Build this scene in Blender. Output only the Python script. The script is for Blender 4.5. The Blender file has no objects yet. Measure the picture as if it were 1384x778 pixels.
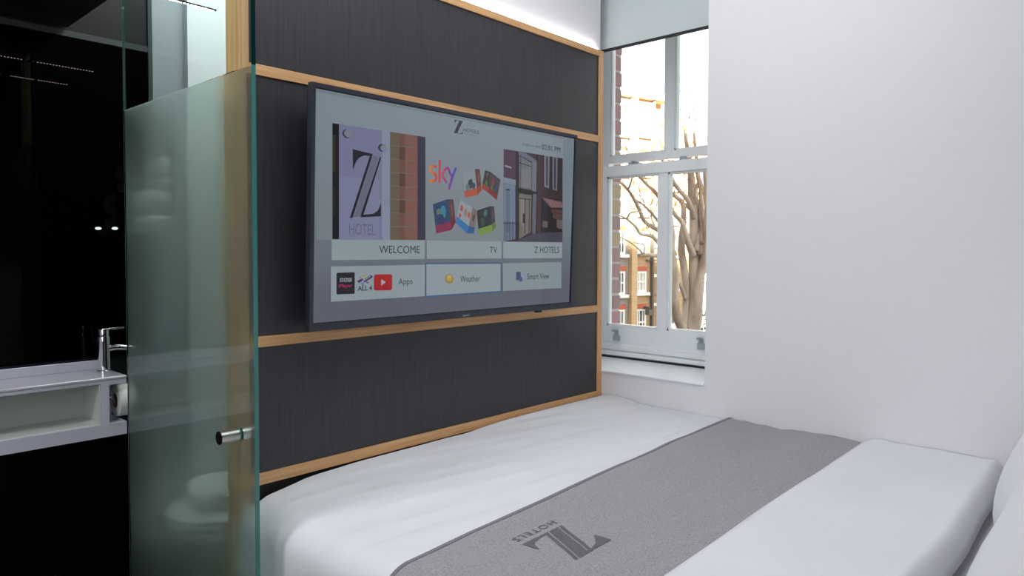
import bpy, bmesh, math, random
from mathutils import Vector, Matrix, noise
R = math.radians
sc = bpy.context.scene
COL = sc.collection

# ------------------------------------------------------------------ camera
FPX, PPX, PPY = 953.53, 692.0, 370.17            # focal length / principal point for a 1384x778 frame
CAM = Vector((-2.0823, -1.4677, 1.2520))
YAW, PITCH, ROLL = 0.82959, 0.03184, 0.002377
Fw = Vector((math.sin(YAW)*math.cos(PITCH), math.cos(YAW)*math.cos(PITCH), -math.sin(PITCH)))
Rt0 = Vector((math.cos(YAW), -math.sin(YAW), 0)); Up0 = Rt0.cross(Fw)
Rt = Rt0*math.cos(ROLL)+Up0*math.sin(ROLL); Up = -Rt0*math.sin(ROLL)+Up0*math.cos(ROLL)
cd = bpy.data.cameras.new('camera'); cam = bpy.data.objects.new('camera', cd); COL.objects.link(cam)
m = Matrix((Rt, Up, -Fw)).transposed().to_4x4(); m.translation = CAM
cam.matrix_world = m
cd.sensor_width = 36; cd.lens = FPX/1384*36; cd.shift_x = (692-PPX)/1384; cd.shift_y = (PPY-389)/1384
cd.clip_start = .05; cd.clip_end = 500
sc.camera = cam
sc.view_settings.view_transform = 'Standard'; sc.view_settings.look = 'None'
sc.view_settings.gamma = 1; sc.view_settings.exposure = 0.0; sc.view_settings.use_curve_mapping = False
sc.cycles.use_denoising = True
sc.cycles.max_bounces = 10; sc.cycles.transmission_bounces = 8; sc.cycles.transparent_max_bounces = 10
sc.cycles.caustics_reflective = False; sc.cycles.caustics_refractive = True
sc.cycles.sample_clamp_indirect = 6

# ------------------------------------------------------------------ light
w = bpy.data.worlds.new('overcast_sky'); sc.world = w; w.use_nodes = True
w.node_tree.nodes['Background'].inputs[0].default_value = (.93, .97, 1, 1)
w.node_tree.nodes['Background'].inputs[1].default_value = 2.3
def light(name, kind, loc, power, color=(1, 1, 1), size=(1, 1), target=None, **k):
    l = bpy.data.lights.new(name, kind); l.energy = power; l.color = color
    o = bpy.data.objects.new(name, l); COL.objects.link(o); o.location = loc
    if kind == 'AREA':
        l.shape = 'RECTANGLE'; l.size, l.size_y = size
    if target is not None:
        d = Vector(target)-Vector(loc); o.rotation_euler = d.to_track_quat('-Z', 'Y').to_euler()
    for a, b in k.items(): setattr(l, a, b)
    return o
sun = light('low_sun', 'SUN', (-20, -10, 20), 62, (1, .94, .82), target=(-20+.80, -10+.60, 20-.25), angle=R(3.0))
light('bedroom_ceiling_light', 'AREA', (-1.05, -.75, 2.46), 14.0, (.965, .98, 1), (1.4, 1.1), target=(-1.05, -.75, 0))
light('added_vanity_fill', 'AREA', (-2.45, -.05, 2.2), 17.0, (.95, .98, 1), (.5, .35), target=(-1.9, .75, .85))  # added area lamp brightening the washbasin unit; no such fitting known
light('added_side_fill', 'AREA', (-3.12, -1.25, 1.55), 12.5, (.96, .98, 1), (1.1, 1.2), target=(0, -.6, 1.2))  # added soft fill from the left for window frames and wall
light('added_alcove_fill', 'AREA', (-1.0, .62, 2.46), 12.0, (.95, 1, .97), (.5, .7), target=(-1.0, .62, 0))  # added to brighten the alcove behind the frosted glass; no fitting seen

# ------------------------------------------------------------------ materials
def lin(c):
    return tuple((x/255/12.92 if x/255 <= .04045 else ((x/255+.055)/1.055)**2.4) for x in c)
MATS = {}
def mat(name, rgb, rough=.5, metal=0, spec=.5, ior=1.5, **k):
    """procedural principled; rgb is sRGB 0-255"""
    if name in MATS: return MATS[name]
    m = bpy.data.materials.new(name); m.use_nodes = True; b = m.node_tree.nodes['Principled BSDF']
    b.inputs['Base Color'].default_value = (*lin(rgb), 1); b.inputs['Roughness'].default_value = rough
    b.inputs['Metallic'].default_value = metal; b.inputs['Specular IOR Level'].default_value = spec
    b.inputs['IOR'].default_value = ior
    MATS[name] = m; return m
def nodes(m): return m.node_tree.nodes, m.node_tree.links, m.node_tree.nodes['Principled BSDF']
def coords(n, l, scale, rot=(0, 0, 0), kind='Object'):
    tc = n.new('ShaderNodeTexCoord'); mp = n.new('ShaderNodeMapping'); mp.inputs['Scale'].default_value = scale
    mp.inputs['Rotation'].default_value = rot
    l.new(tc.outputs[kind], mp.inputs[0]); return mp
def noise_mat(name, c1, c2, scale, rough=.5, detail=4, bump=0, bdist=.002, lo=.35, hi=.65, spec=.5, metal=0, nscale=1.0):
    m = mat(name, c1, rough, metal, spec); n, l, b = nodes(m)
    mp = coords(n, l, scale); t = n.new('ShaderNodeTexNoise'); t.inputs['Scale'].default_value = nscale
    t.inputs['Detail'].default_value = detail; l.new(mp.outputs[0], t.inputs[0])
    r = n.new('ShaderNodeValToRGB'); r.color_ramp.elements[0].position = lo; r.color_ramp.elements[1].position = hi
    r.color_ramp.elements[0].color = (*lin(c1), 1); r.color_ramp.elements[1].color = (*lin(c2), 1)
    l.new(t.outputs[0], r.inputs[0]); l.new(r.outputs[0], b.inputs['Base Color'])
    if bump:
        bp = n.new('ShaderNodeBump'); bp.inputs['Strength'].default_value = bump; bp.inputs['Distance'].default_value = bdist
        l.new(t.outputs[0], bp.inputs['Height']); l.new(bp.outputs[0], b.inputs['Normal'])
    return m
def emit(name, rgb, s=1.0, rough=.12, spec=.5):
    """lit screen pixel colour under glossy glass"""
    if name in MATS: return MATS[name]
    m = mat(name, (2, 2, 3), rough, 0, spec); b = m.node_tree.nodes['Principled BSDF']
    b.inputs['Emission Color'].default_value = (*lin(rgb), 1); b.inputs['Emission Strength'].default_value = s
    return m
WHITE = noise_mat('white_wall_paint', (236, 235, 238), (237, 236, 239), (1, 1, 1), .7, 3, .05, .0006, nscale=40)
CEIL = mat('ceiling_paint', (238, 238, 238), .8)
WTRIM = mat('white_gloss_paint', (242, 245, 248), .35)
OAKH = noise_mat('oak_along_rail', (208, 154, 102), (230, 184, 132), (6, 60, 160), .45, 5, .12, .0006, .3, .7)
OAKV = noise_mat('oak_upright', (206, 152, 102), (228, 182, 130), (130, 130, 5), .45, 5, .12, .0006, .3, .7)
DARK = noise_mat('dark_stained_veneer', (44, 42, 47), (62, 59, 64), (420, 420, 9), .42, 6, .3, .0006, .3, .75)
CARCASS = mat('black_board', (18, 17, 18), .6)
BLACKGL = mat('black_glass', (1, 1, 1), .01, 0, .5, 1.26)
BLACKW = mat('black_tile', (3, 3, 3), .25, 0, .3)
GREYTOP = mat('dark_grey_gloss', (16, 19, 20), .45)
TRIMG = mat('brushed_trim', (84, 90, 92), .4, .5)
CHROME = mat('chrome', (225, 228, 232), .07, 1)
CHROMEDARK = mat('dark_cap', (20, 14, 20), .3, .4)
STEEL = noise_mat('brushed_steel', (200, 190, 182), (226, 220, 214), (4, 400, 400), .28, 2, 0, metal=1)
CERAM = mat('white_ceramic', (235, 238, 238), .12)
SOLID = mat('white_solid_surface', (206, 208, 222), .22)
SOLIDIN = mat('white_niche_lining', (212, 216, 212), .5)
FLOOR = noise_mat('dark_floor', (28, 26, 25), (44, 40, 38), (3, 40, 1), .35, 4)
TILEG = mat('grey_wall_lining', (142, 148, 154), .35)
TILEW = mat('white_wall_lining', (206, 210, 211), .35)
TOWEL = noise_mat('white_towelling', (226, 230, 230), (242, 244, 244), (1, 1, 1), .95, 5, .6, .004, nscale=260)
PAPER = mat('white_tissue', (238, 236, 234), .9)
CARD = mat('cardboard_core', (150, 124, 100), .9)
RUBBER = mat('black_rubber', (26, 24, 32), .6)
BLIND = noise_mat('blind_fabric', (196, 206, 208), (200, 210, 211), (1, 1, 1), .9, 2, nscale=500)
BLIND.node_tree.nodes['Principled BSDF'].inputs['Transmission Weight'].default_value = 0
LATCH = mat('satin_latch', (176, 186, 194), .3, .3)
TVF = mat('tv_bezel_plastic', (46, 49, 60), .35)
TVB = mat('tv_black_plastic', (12, 12, 14), .4)

def fabric(name, c1, c2, nscale, bump, weave=900):
    m = mat(name, c1, .9, 0, .25); n, l, b = nodes(m)
    mp = coords(n, l, (1, 1, 1)); t = n.new('ShaderNodeTexNoise'); t.inputs['Scale'].default_value = nscale; t.inputs['Detail'].default_value = 6
    l.new(mp.outputs[0], t.inputs[0]); r = n.new('ShaderNodeValToRGB')
    r.color_ramp.elements[0].position = .36; r.color_ramp.elements[1].position = .64
    r.color_ramp.elements[0].color = (*lin(c1), 1); r.color_ramp.elements[1].color = (*lin(c2), 1)
    l.new(t.outputs[0], r.inputs[0]); l.new(r.outputs[0], b.inputs['Base Color'])
    t2 = n.new('ShaderNodeTexNoise'); t2.inputs['Scale'].default_value = weave; l.new(mp.outputs[0], t2.inputs[0])
    bp = n.new('ShaderNodeBump'); bp.inputs['Strength'].default_value = bump; bp.inputs['Distance'].default_value = .001
    l.new(t2.outputs[0], bp.inputs['Height']); l.new(bp.outputs[0], b.inputs['Normal'])
    b.inputs['Sheen Weight'].default_value = .15
    return m
LINEN = fabric('white_cotton', (226, 226, 231), (230, 230, 235), 4, .15)
GREYF = fabric('grey_wool_felt', (138, 136, 141), (174, 172, 177), 420, .5, 1200)
GREYH = fabric('grey_hem', (116, 114, 122), (140, 138, 146), 420, .5, 1200)
LOGOF = fabric('charcoal_print', (92, 86, 94), (112, 106, 114), 420, .4, 1200)

# frosted + clear door glass
def glassmat(name, back):
    """front: smooth tinted glass; back: etched below 1.637 m, clear above"""
    m = bpy.data.materials.new(name); m.use_nodes = True; n = m.node_tree.nodes; l = m.node_tree.links
    n.clear(); out = n.new('ShaderNodeOutputMaterial')
    geo = n.new('ShaderNodeNewGeometry'); sep = n.new('ShaderNodeSeparateXYZ'); l.new(geo.outputs['Position'], sep.inputs[0])
    lt = n.new('ShaderNodeMath'); lt.operation = 'LESS_THAN'; lt.inputs[1].default_value = 1.606; l.new(sep.outputs['Z'], lt.inputs[0])
    clear = n.new('ShaderNodeBsdfTransparent'); clear.inputs[0].default_value = (1, 1, 1, 1) if back else (.84, .93, .92, 1)
    def refr(r, c):
        x = n.new('ShaderNodeBsdfRefraction'); x.inputs['Roughness'].default_value = r; x.inputs['IOR'].default_value = 1.45; x.inputs['Color'].default_value = c; return x
    if back:
        a = refr(.46, (.90, .98, .95, 1)); b = refr(.035, (.90, .98, .95, 1)); df = n.new('ShaderNodeBsdfTranslucent'); df.inputs[0].default_value = (.5, .62, .6, 1)
        mx = n.new('ShaderNodeMixShader'); mx.inputs[0].default_value = .28; l.new(a.outputs[0], mx.inputs[1]); l.new(b.outputs[0], mx.inputs[2])
        fro = n.new('ShaderNodeMixShader'); fro.inputs[0].default_value = .10; l.new(mx.outputs[0], fro.inputs[1]); l.new(df.outputs[0], fro.inputs[2])
    else:
        fro = refr(0, (.84, .93, .91, 1))
    m3 = n.new('ShaderNodeMixShader'); l.new(lt.outputs[0], m3.inputs[0]); l.new(clear.outputs[0], m3.inputs[1]); l.new(fro.outputs[0], m3.inputs[2])
    if back: l.new(m3.outputs[0], out.inputs[0]); return m
    gl = n.new('ShaderNodeBsdfGlossy'); gl.inputs['Roughness'].default_value = 0; fr = n.new('ShaderNodeFresnel'); fr.inputs[0].default_value = 1.45
    inv = n.new('ShaderNodeMath'); inv.operation = 'SUBTRACT'; inv.inputs[0].default_value = 1; l.new(geo.outputs['Backfacing'], inv.inputs[1])
    ml = n.new('ShaderNodeMath'); ml.operation = 'MULTIPLY'; l.new(fr.outputs[0], ml.inputs[0]); l.new(inv.outputs[0], ml.inputs[1])
    m4 = n.new('ShaderNodeMixShader'); l.new(ml.outputs[0], m4.inputs[0]); l.new(m3.outputs[0], m4.inputs[1]); l.new(gl.outputs[0], m4.inputs[2])
    l.new(m4.outputs[0], out.inputs[0]); return m
DOORGL = glassmat('door_glass_front', False); DOORBK = glassmat('door_glass_etched', True)
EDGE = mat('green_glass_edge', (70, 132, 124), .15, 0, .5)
def paneglass():
    m = bpy.data.materials.new('window_pane_glass'); m.use_nodes = True; n = m.node_tree.nodes; l = m.node_tree.links
    n.clear(); out = n.new('ShaderNodeOutputMaterial'); t = n.new('ShaderNodeBsdfTransparent'); t.inputs[0].default_value = (.97, .985, .98, 1)
    g = n.new('ShaderNodeBsdfGlossy'); g.inputs['Roughness'].default_value = 0; f = n.new('ShaderNodeFresnel'); f.inputs[0].default_value = 1.2
    x = n.new('ShaderNodeMixShader'); l.new(f.outputs[0], x.inputs[0]); l.new(t.outputs[0], x.inputs[1]); l.new(g.outputs[0], x.inputs[2])
    l.new(x.outputs[0], out.inputs[0]); return m
PANE = paneglass()
def brickmat(name, c1, c2, mortar, scale=1.0, plane='YZ', msize=.010):
    m = mat(name, c1, .9); n, l, b = nodes(m)
    tc = n.new('ShaderNodeTexCoord'); sp = n.new('ShaderNodeSeparateXYZ'); cb = n.new('ShaderNodeCombineXYZ')
    l.new(tc.outputs['Object'], sp.inputs[0]); a = {'YZ': 'Y', 'XZ': 'X'}[plane]
    l.new(sp.outputs[a], cb.inputs[0]); l.new(sp.outputs['Z'], cb.inputs[1])
    br = n.new('ShaderNodeTexBrick'); l.new(cb.outputs[0], br.inputs[0]); br.inputs['Scale'].default_value = scale
    br.inputs['Color1'].default_value = (*lin(c1), 1); br.inputs['Color2'].default_value = (*lin(c2), 1); br.inputs['Mortar'].default_value = (*lin(mortar), 1)
    br.inputs['Brick Width'].default_value = .225; br.inputs['Row Height'].default_value = .075; br.inputs['Mortar Size'].default_value = msize
    nz = n.new('ShaderNodeTexNoise'); nz.inputs['Scale'].default_value = 30; nz.inputs['Detail'].default_value = 4; l.new(tc.outputs['Object'], nz.inputs[0])
    mx = n.new('ShaderNodeMixRGB'); mx.blend_type = 'OVERLAY'; mx.inputs[0].default_value = .5; l.new(br.outputs[0], mx.inputs[1]); l.new(nz.outputs[0], mx.inputs[2])
    l.new(mx.outputs[0], b.inputs['Base Color']); return m
BRICKNEAR = brickmat('old_red_brick', (150, 112, 116), (150, 130, 112), (176, 170, 168), plane='XZ')
BRICKTAN = brickmat('tan_brick', (200, 160, 118), (178, 142, 104), (186, 160, 130))
BRICKGREY = brickmat('sooty_brick', (164, 148, 136), (142, 130, 120), (170, 160, 148))
BRICKPIER = brickmat('yellow_brick', (210, 172, 124), (192, 156, 112), (196, 170, 138))
REDARCH = mat('red_gauged_brick', (188, 98, 72), .9)
CREAM = mat('cream_stone', (226, 206, 184), .9)
REDBLD = mat('red_brick_far', (168, 96, 78), .9)
DGLASS = mat('dark_window_glass', (70, 76, 74), .1)
BLINDW = mat('pale_curtain', (196, 190, 178), .9)
PIPE = mat('dark_drainpipe', (100, 94, 88), .6)
BARK = noise_mat('plane_tree_bark', (150, 134, 120), (206, 190, 172), (3, 3, 1.1), .95, 5, .6, .03)
TWIG = mat('twig_bark', (168, 138, 104), .95)
LEAF = noise_mat('dark_hedge_leaf', (60, 74, 44), (100, 116, 74), (1, 1, 1), .9, nscale=8)
GROUND = noise_mat('courtyard_ground', (96, 92, 86), (120, 116, 108), (1, 1, 1), .95, nscale=2)

# ------------------------------------------------------------------ mesh helpers
def bx(bm, x0, x1, y0, y1, z0, z1):
    vs = [bm.verts.new((x, y, z)) for x in (x0, x1) for y in (y0, y1) for z in (z0, z1)]
    for f in ((0, 1, 3, 2), (4, 6, 7, 5), (0, 4, 5, 1), (2, 3, 7, 6), (0, 2, 6, 4), (1, 5, 7, 3)):
        bm.faces.new([vs[i] for i in f])
def box(*a):
    bm = bmesh.new(); bx(bm, *a); return bm
def boxes(*L):
    bm = bmesh.new()
    for a in L: bx(bm, *a)
    return bm
def bevel(bm, w, seg=2):
    bmesh.ops.bevel(bm, geom=list(bm.edges), offset=w, segments=seg, affect='EDGES', profile=.5); return bm
def cyl(bm, p, q, r, r2=None, n=24, cap=True):
    p, q = Vector(p), Vector(q); r2 = r if r2 is None else r2; d = (q-p).normalized()
    a = d.orthogonal().normalized(); b = d.cross(a)
    A = [bm.verts.new(p+(a*math.cos(t)+b*math.sin(t))*r) for t in [2*math.pi*i/n for i in range(n)]]
    B = [bm.verts.new(q+(a*math.cos(t)+b*math.sin(t))*r2) for t in [2*math.pi*i/n for i in range(n)]]
    for i in range(n): bm.faces.new((A[i], A[(i+1) % n], B[(i+1) % n], B[i]))
    if cap: bm.faces.new(A[::-1]); bm.faces.new(B)
    return bm
def tube(bm, pts, rs, n=8):
    """smooth tapered tube through points"""
    P = [Vector(p) for p in pts]; rings = []
    fine = []; fr = []
    for i in range(len(P)-1):
        p0 = P[max(i-1, 0)]; p1 = P[i]; p2 = P[i+1]; p3 = P[min(i+2, len(P)-1)]
        for k in range(4):
            t = k/4
            fine.append(.5*((2*p1)+(-p0+p2)*t+(2*p0-5*p1+4*p2-p3)*t*t+(-p0+3*p1-3*p2+p3)*t**3)); fr.append(rs[i]*(1-t)+rs[i+1]*t)
    fine.append(P[-1]); fr.append(rs[-1])
    up = Vector((.3, .5, .8)).normalized()
    for i, p in enumerate(fine):
        d = (fine[min(i+1, len(fine)-1)]-fine[max(i-1, 0)])
        d = d.normalized() if d.length > 1e-9 else Vector((0, 0, 1))
        a = d.cross(up); a = a.normalized() if a.length > .05 else d.orthogonal().normalized(); b = d.cross(a)
        rings.append([bm.verts.new(p+(a*math.cos(2*math.pi*k/n)+b*math.sin(2*math.pi*k/n))*fr[i]) for k in range(n)])
    for A, B in zip(rings, rings[1:]):
        for k in range(n): bm.faces.new((A[k], A[(k+1) % n], B[(k+1) % n], B[k]))
    bm.faces.new(rings[0][::-1]); bm.faces.new(rings[-1]); return bm
def lathe(bm, prof, c, n=32, sx=1, sy=1):
    rings = [[bm.verts.new((c[0]+r*sx*math.cos(2*math.pi*k/n), c[1]+r*sy*math.sin(2*math.pi*k/n), c[2]+z)) for k in range(n)] for r, z in prof]
    for A, B in zip(rings, rings[1:]):
        for k in range(n): bm.faces.new((A[k], A[(k+1) % n], B[(k+1) % n], B[k]))
    if prof[0][0] > 0: bm.faces.new(rings[0][::-1])
    if prof[-1][0] > 0: bm.faces.new(rings[-1])
    return bm
def obj(name, bm, m, parent=None, smooth=False, local=False):
    """links bm (world coordinates unless local) as ONE mesh object, child of parent"""
    if parent is not None and not local:
        o = parent; off = Vector((0, 0, 0))
        while o is not None: off += o.location; o = o.parent
        bmesh.ops.translate(bm, vec=-off, verts=bm.verts)
    bmesh.ops.recalc_face_normals(bm, faces=bm.faces)
    me = bpy.data.meshes.new(name); bm.to_mesh(me); bm.free()
    for mm in (m if isinstance(m, (list, tuple)) else [m]): me.materials.append(mm)
    if smooth:
        for p in me.polygons: p.use_smooth = True
        if smooth != 'all': me.set_sharp_from_angle(angle=R(35))
    o = bpy.data.objects.new(name, me); COL.objects.link(o)
    if parent is not None: o.parent = parent
    return o
def tag(o, label, cat, group=None, kind=None):
    o['label'] = label; o['category'] = cat
    if group: o['group'] = group
    if kind: o['kind'] = kind
    return o
def thing(name, label, cat, loc=(0, 0, 0), group=None):
    o = bpy.data.objects.new(name, None); COL.objects.link(o); o.location = loc; o.empty_display_size = .05
    return tag(o, label, cat, group)
def struct(name, bm, m, **k):
    o = obj(name, bm, m, **k); o['kind'] = 'structure'; return o
def slab(name, bm, m): return struct(name, bm, m)

# ray helpers: where a line of sight of the survey photo meets a real plane
def ray(u, v): return ((u-PPX)/FPX*Rt-(v-PPY)/FPX*Up+Fw)
def at(u, v, wd): return CAM+ray(u, v)*wd

# ------------------------------------------------------------------ room shell
slab('floor', box(-3.3, .40, -2.07, 1.4, -.1, 0), FLOOR)
slab('ceiling', box(-3.3, .40, -2.07, 1.4, 2.5, 2.6), CEIL)
slab('wall_left', box(-3.3, -3.2, -2.07, 1.4, 0, 2.5), WHITE)
slab('wall_back', box(-3.2, .40, -2.07, -1.97, 0, 2.5), CARCASS)
bm = boxes((0, .40, -1.97, -.402, 0, 2.5), (0, .40, .32, 1.4, 0, 2.5), (0, .40, -.402, .32, 0, .822))
slab('wall_right', bm, WHITE)
slab('wall_far', box(-1.195, -.001, 1.13, 1.4, 0, 2.5), TILEG)
slab('wall_duct', box(-.992, -.661, 1.10, 1.129, 0, 2.5), TILEW)
slab('wall_toilet_side', box(-.66, -.002, .064, 1.129, 0, 2.5), TILEW)
# black glass wall behind the washbasin shelf and its dark upper panel
slab('wall_vanity', box(-3.2, -1.213, .88, 1.4, 0, 2.5), CARCASS)
bg = thing('black_glass_splashback', 'tall glossy black glass wall panel above the white washbasin shelf', 'wall panel', (-2.2, .875, .93))
obj('glass_panel', box(-3.19, -1.214, .870, .879, .932, 1.868), BLACKGL, bg)
obj('led_washed_trim', box(-3.19, -1.214, .866, .879, 1.869, 1.886), TRIMG, bg)  # trim kept lighter grey to carry the LED wash in its colour
obj('upper_panel', box(-3.19, -1.214, .871, .879, 1.887, 2.49), GREYTOP, bg)
obj('lower_panel', box(-3.19, -1.214, .870, .879, .01, .728), BLACKW, bg)
obj('end_trim', box(-1.2125, -1.200, .866, .90, .932, 2.49), TRIMG, bg)
# partition core between bed and toilet; the white wall continues above the panelling
bm = boxes((-1.340, -.001, .014, .062, 0, 1.955), (-1.349, -.001, .014, .062, 1.966, 2.5))
slab('wall_partition', bm, [WHITE])
slab('wall_partition_back', box(-1.330, -.662, .0625, .066, 0, 2.4), CARCASS)

# ------------------------------------------------------------------ panelled TV wall
pw = thing('wall_panelling', 'dark veneer wall panelling framed with light oak rails behind the television', 'wall panel', (-.675, .005, .729))
ZS = [(1.940, 1.962), (1.638, 1.662), (1.038, 1.062), (.729, .755)]
for i, (a, b) in enumerate(ZS):
    o = obj('rail', bevel(box(-1.327, -.026, -.001, .013, a, b), .0008, 1), OAKH, pw)
obj('post', bevel(box(-.0255, .000, -.0005, .013, .729, 1.962), .0008, 1), OAKV, pw)
obj('post', bevel(box(-1.349, -1.3275, -.0005, .013, .02, 2.49), .0008, 1), OAKV, pw)
obj('end_board', box(-1.349, -1.3405, .0135, .0625, .02, 2.49), OAKV, pw)
for a, b in ((.755, 1.038), (1.062, 1.638), (1.662, 1.940)):
    obj('panel_board', box(-1.3265, -.0265, .004, .0125, a+.0005, b-.0005), DARK, pw)
obj('lower_board', box(-1.3265, -.001, .006, .0125, .02, .7285), CARCASS, pw)
bm = box(-1.32, -.03, .0035, .0105, 1.9625, 1.9655)
led = obj('led_strip', bm, emit('warm_led', (250, 250, 255), 22)); tag(led, 'glowing LED strip along the top edge of the oak framed wall panel', 'light')

# ------------------------------------------------------------------ window
win = bpy.data.objects.new('window_1', None); COL.objects.link(win); win.location = (.342, -.04, .84); win['kind'] = 'structure'
YL, YR = .30, -.38
ym = -.040
def sash(x, z0, z1, bot, top, yl, yr, horns=False):
    t = .042; L = [(x, x+t, yl-.055, yl, z0, z1) if False else (x, x+t, yl, yl+.06, z0, z1), (x, x+t, yr-.06, yr, z0, z1),
        (x, x+t, yr, yl, z0, z0+bot), (x, x+t, yr, yl, z1-top, z1), (x+.006, x+t-.004, ym-.021, ym+.021, z0+bot, z1-top)]
    bm = boxes(*L)
    # glazing mouldings
    for (a, b) in ((ym+.021, yl), (yr, ym-.021)):
        for (c, d, e, f) in ((a, b, z0+bot, z0+bot+.008), (a, b, z1-top-.008, z1-top), (a, a+.006, z0+bot, z1-top), (b-.006, b, z0+bot, z1-top)):
            bx(bm, x+.010, x+t-.008, c, d, e, f)
    if horns:
        for y in (yl, yr-.035):
            bx(bm, x, x+t-.006, y+.002, y+.034, z0-.055, z0)
            bx(bm, x+.002, x+t-.01, y+.006, y+.028, z0-.085, z0-.055)
    return bm
obj('lower_sash', sash(.342, .872, 1.603, .074, .042, .222, -.302), WTRIM, win)
obj('upper_sash', sash(.388, 1.622, 2.48, .027, .05, .242, -.322, True), WTRIM, win)
obj('pane', boxes((.360, .363, -.302, -.061, .946, 1.561), (.360, .363, -.019, .222, .946, 1.561)), PANE, win)
obj('pane', boxes((.406, .409, -.322, -.061, 1.649, 2.43), (.406, .409, -.019, .242, 1.649, 2.43)), PANE, win)
bm = boxes((.30, .45, .283, .319, .822, 2.499), (.30, .45, -.401, -.363, .822, 2.499), (.345, .45, -.363, .283, .835, .866),
           (.325, .341, .262, .283, .872, 2.49), (.325, .341, -.363, -.342, .872, 2.49))
obj('box_frame', bm, WTRIM, win)
obj('inner_bead', bevel(box(.300, .341, -.363, .283, .852, .872), .004), WTRIM, win)
obj('stool', bevel(box(.272, .299, -.400, .318, .836, .853), .003), WTRIM, win)
obj('dark_strip', box(.268, .276, -.400, .318, .8290, .8335), RUBBER, win)  # dark strip in the gap below the stool
for yy in (.165, -.215):
    bm = bevel(boxes((.334, .341, yy-.017, yy+.017, .888, .910), (.334, .341, yy-.008, yy+.010, .910, .925), (.326, .341, yy-.006, yy+.017, .925, .932)), .0015, 1)
    obj('sash_lift', bm, LATCH, win)
bm = bevel(boxes((.350, .384, .075, .125, 1.604, 1.612), (.345, .372, .09, .108, 1.612, 1.618)), .002, 1)
obj('sash_catch', bm, LATCH, win)
bm = bmesh.new(); cyl(bm, (.368, -.115, 1.604), (.368, -.115, 1.618), .018, .012); obj('sash_catch', bm, LATCH, win, smooth=True)
sill = struct('trim_1', bevel(box(-.006, .298, -.401, .319, .8225, .8285), .002), WTRIM)
# blind
bl = thing('roller_blind', 'pale grey-green roller blind lowered over the top of the sash window', 'blind', (.05, -.2, 2.45))
bm = box(.049, .0505, -.398, .316, 2.008, 2.46); obj('blind_fabric', bm, BLIND, bl)
obj('hem_pocket', bevel(box(.046, .0535, -.398, .316, 1.984, 2.020), .001, 1), BLIND, bl)
obj('bottom_bar', box(.044, .0555, -.398, .316, 1.976, 1.9838), RUBBER, bl)
bm = bmesh.new(); cyl(bm, (.05, -.398, 2.47), (.05, .316, 2.47), .02); obj('roller', bm, WTRIM, bl, smooth=True)

# ------------------------------------------------------------------ television
TVP = Vector((-1.2235, -.060, 1.0705)); TH = R(1.85); TW, THt = .966, .556
tv = thing('television', 'wide flat television on the dark panelling with a lit hotel menu on its screen', 'television', TVP)
tv.rotation_euler = (TH, 0, 0)
tvx = Vector((1, 0, 0)); tvz = Vector((0, -math.sin(TH), math.cos(TH))); tvy = Vector((0, math.cos(TH), math.sin(TH)))
bm = bevel(boxes((.010, TW-.010, .010, .034, .012, THt-.010)), .004); bx(bm, .2, .77, .033, .048, .10, .42)
obj('housing', bm, TVB, tv, local=True)
B0, B1, B2, B3 = .0095, .0095, .0165, .0105     # bezel left, right, bottom, top
bm = boxes((0, B0, -.004, .012, 0, THt), (TW-B1, TW, -.004, .012, 0, THt), (B0, TW-B1, -.004, .012, 0, B2), (B0, TW-B1, -.004, .012, THt-B3, THt))
bmesh.ops.remove_doubles(bm, verts=bm.verts, dist=1e-5)
obj('bezel', bm, TVF, tv, local=True)
obj('bezel_lip', boxes((B0, B0+.002, -.0015, .004, B2, THt-B3), (TW-B1-.002, TW-B1, -.0015, .004, B2, THt-B3), (B0, TW-B1, -.0015, .004, B2, B2+.002), (B0, TW-B1, -.0015, .004, THt-B3-.002, THt-B3)), TVB, tv, local=True)
TVE = .74
def gradmat(name, c0, c1, z0, z1, s=TVE, axis='Z'):
    m = emit(name, c0, s); n, l, b = nodes(m); tc = n.new('ShaderNodeTexCoord'); sp = n.new('ShaderNodeSeparateXYZ'); l.new(tc.outputs['Object'], sp.inputs[0])
    mr = n.new('ShaderNodeMapRange'); mr.inputs[1].default_value = z0; mr.inputs[2].default_value = z1; l.new(sp.outputs[axis], mr.inputs[0])
    r = n.new('ShaderNodeValToRGB'); r.color_ramp.elements[0].color = (*lin(c0), 1); r.color_ramp.elements[1].color = (*lin(c1), 1)
    l.new(mr.outputs[0], r.inputs[0]); l.new(r.outputs[0], b.inputs['Emission Color']); return m
SCREENBG = gradmat('screen_page', (96, 99, 112), (124, 136, 146), .08, .30)
scr = obj('screen', box(B0, TW-B1, .000, .006, B2, THt-B3), SCREENBG, tv, local=True)
LAYER = [0]
def sp(u, v):
    """survey pixel -> point of the screen plane in TV coordinates (x along, z up)"""
    d = ray(u, v); t = (TVP-CAM).dot(tvy)/d.dot(tvy); q = CAM+d*t-TVP
    return q.dot(tvx), q.dot(tvz)
def art(name, items, layer, px=True, ext=.0003):
    """flat lit graphic on the screen glass: items = [(rgb, polygon), ...]"""
    bm = bmesh.new(); mats = []
    for k, (c, poly) in enumerate(items):
        mm = c if not isinstance(c, tuple) else emit('pixel_%02x%02x%02x' % c, c, TVE)
        if mm not in mats: mats.append(mm)
        P = [sp(*p) for p in poly] if px else poly
        vs = [bm.verts.new((x, -.0004*layer-.00006*k, z)) for x, z in P]
        f = bm.faces.new(vs); f.material_index = mats.index(mm)
    me = bpy.data.meshes.new(name); 
    bmesh.ops.recalc_face_normals(bm, faces=bm.faces)
    for f in bm.faces:
        if f.normal.y > 0: f.normal_flip()
    bm.to_mesh(me); bm.free()
    for mm in mats: me.materials.append(mm)
    o = bpy.data.objects.new(name, me); COL.objects.link(o); o.parent = scr; return o
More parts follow.
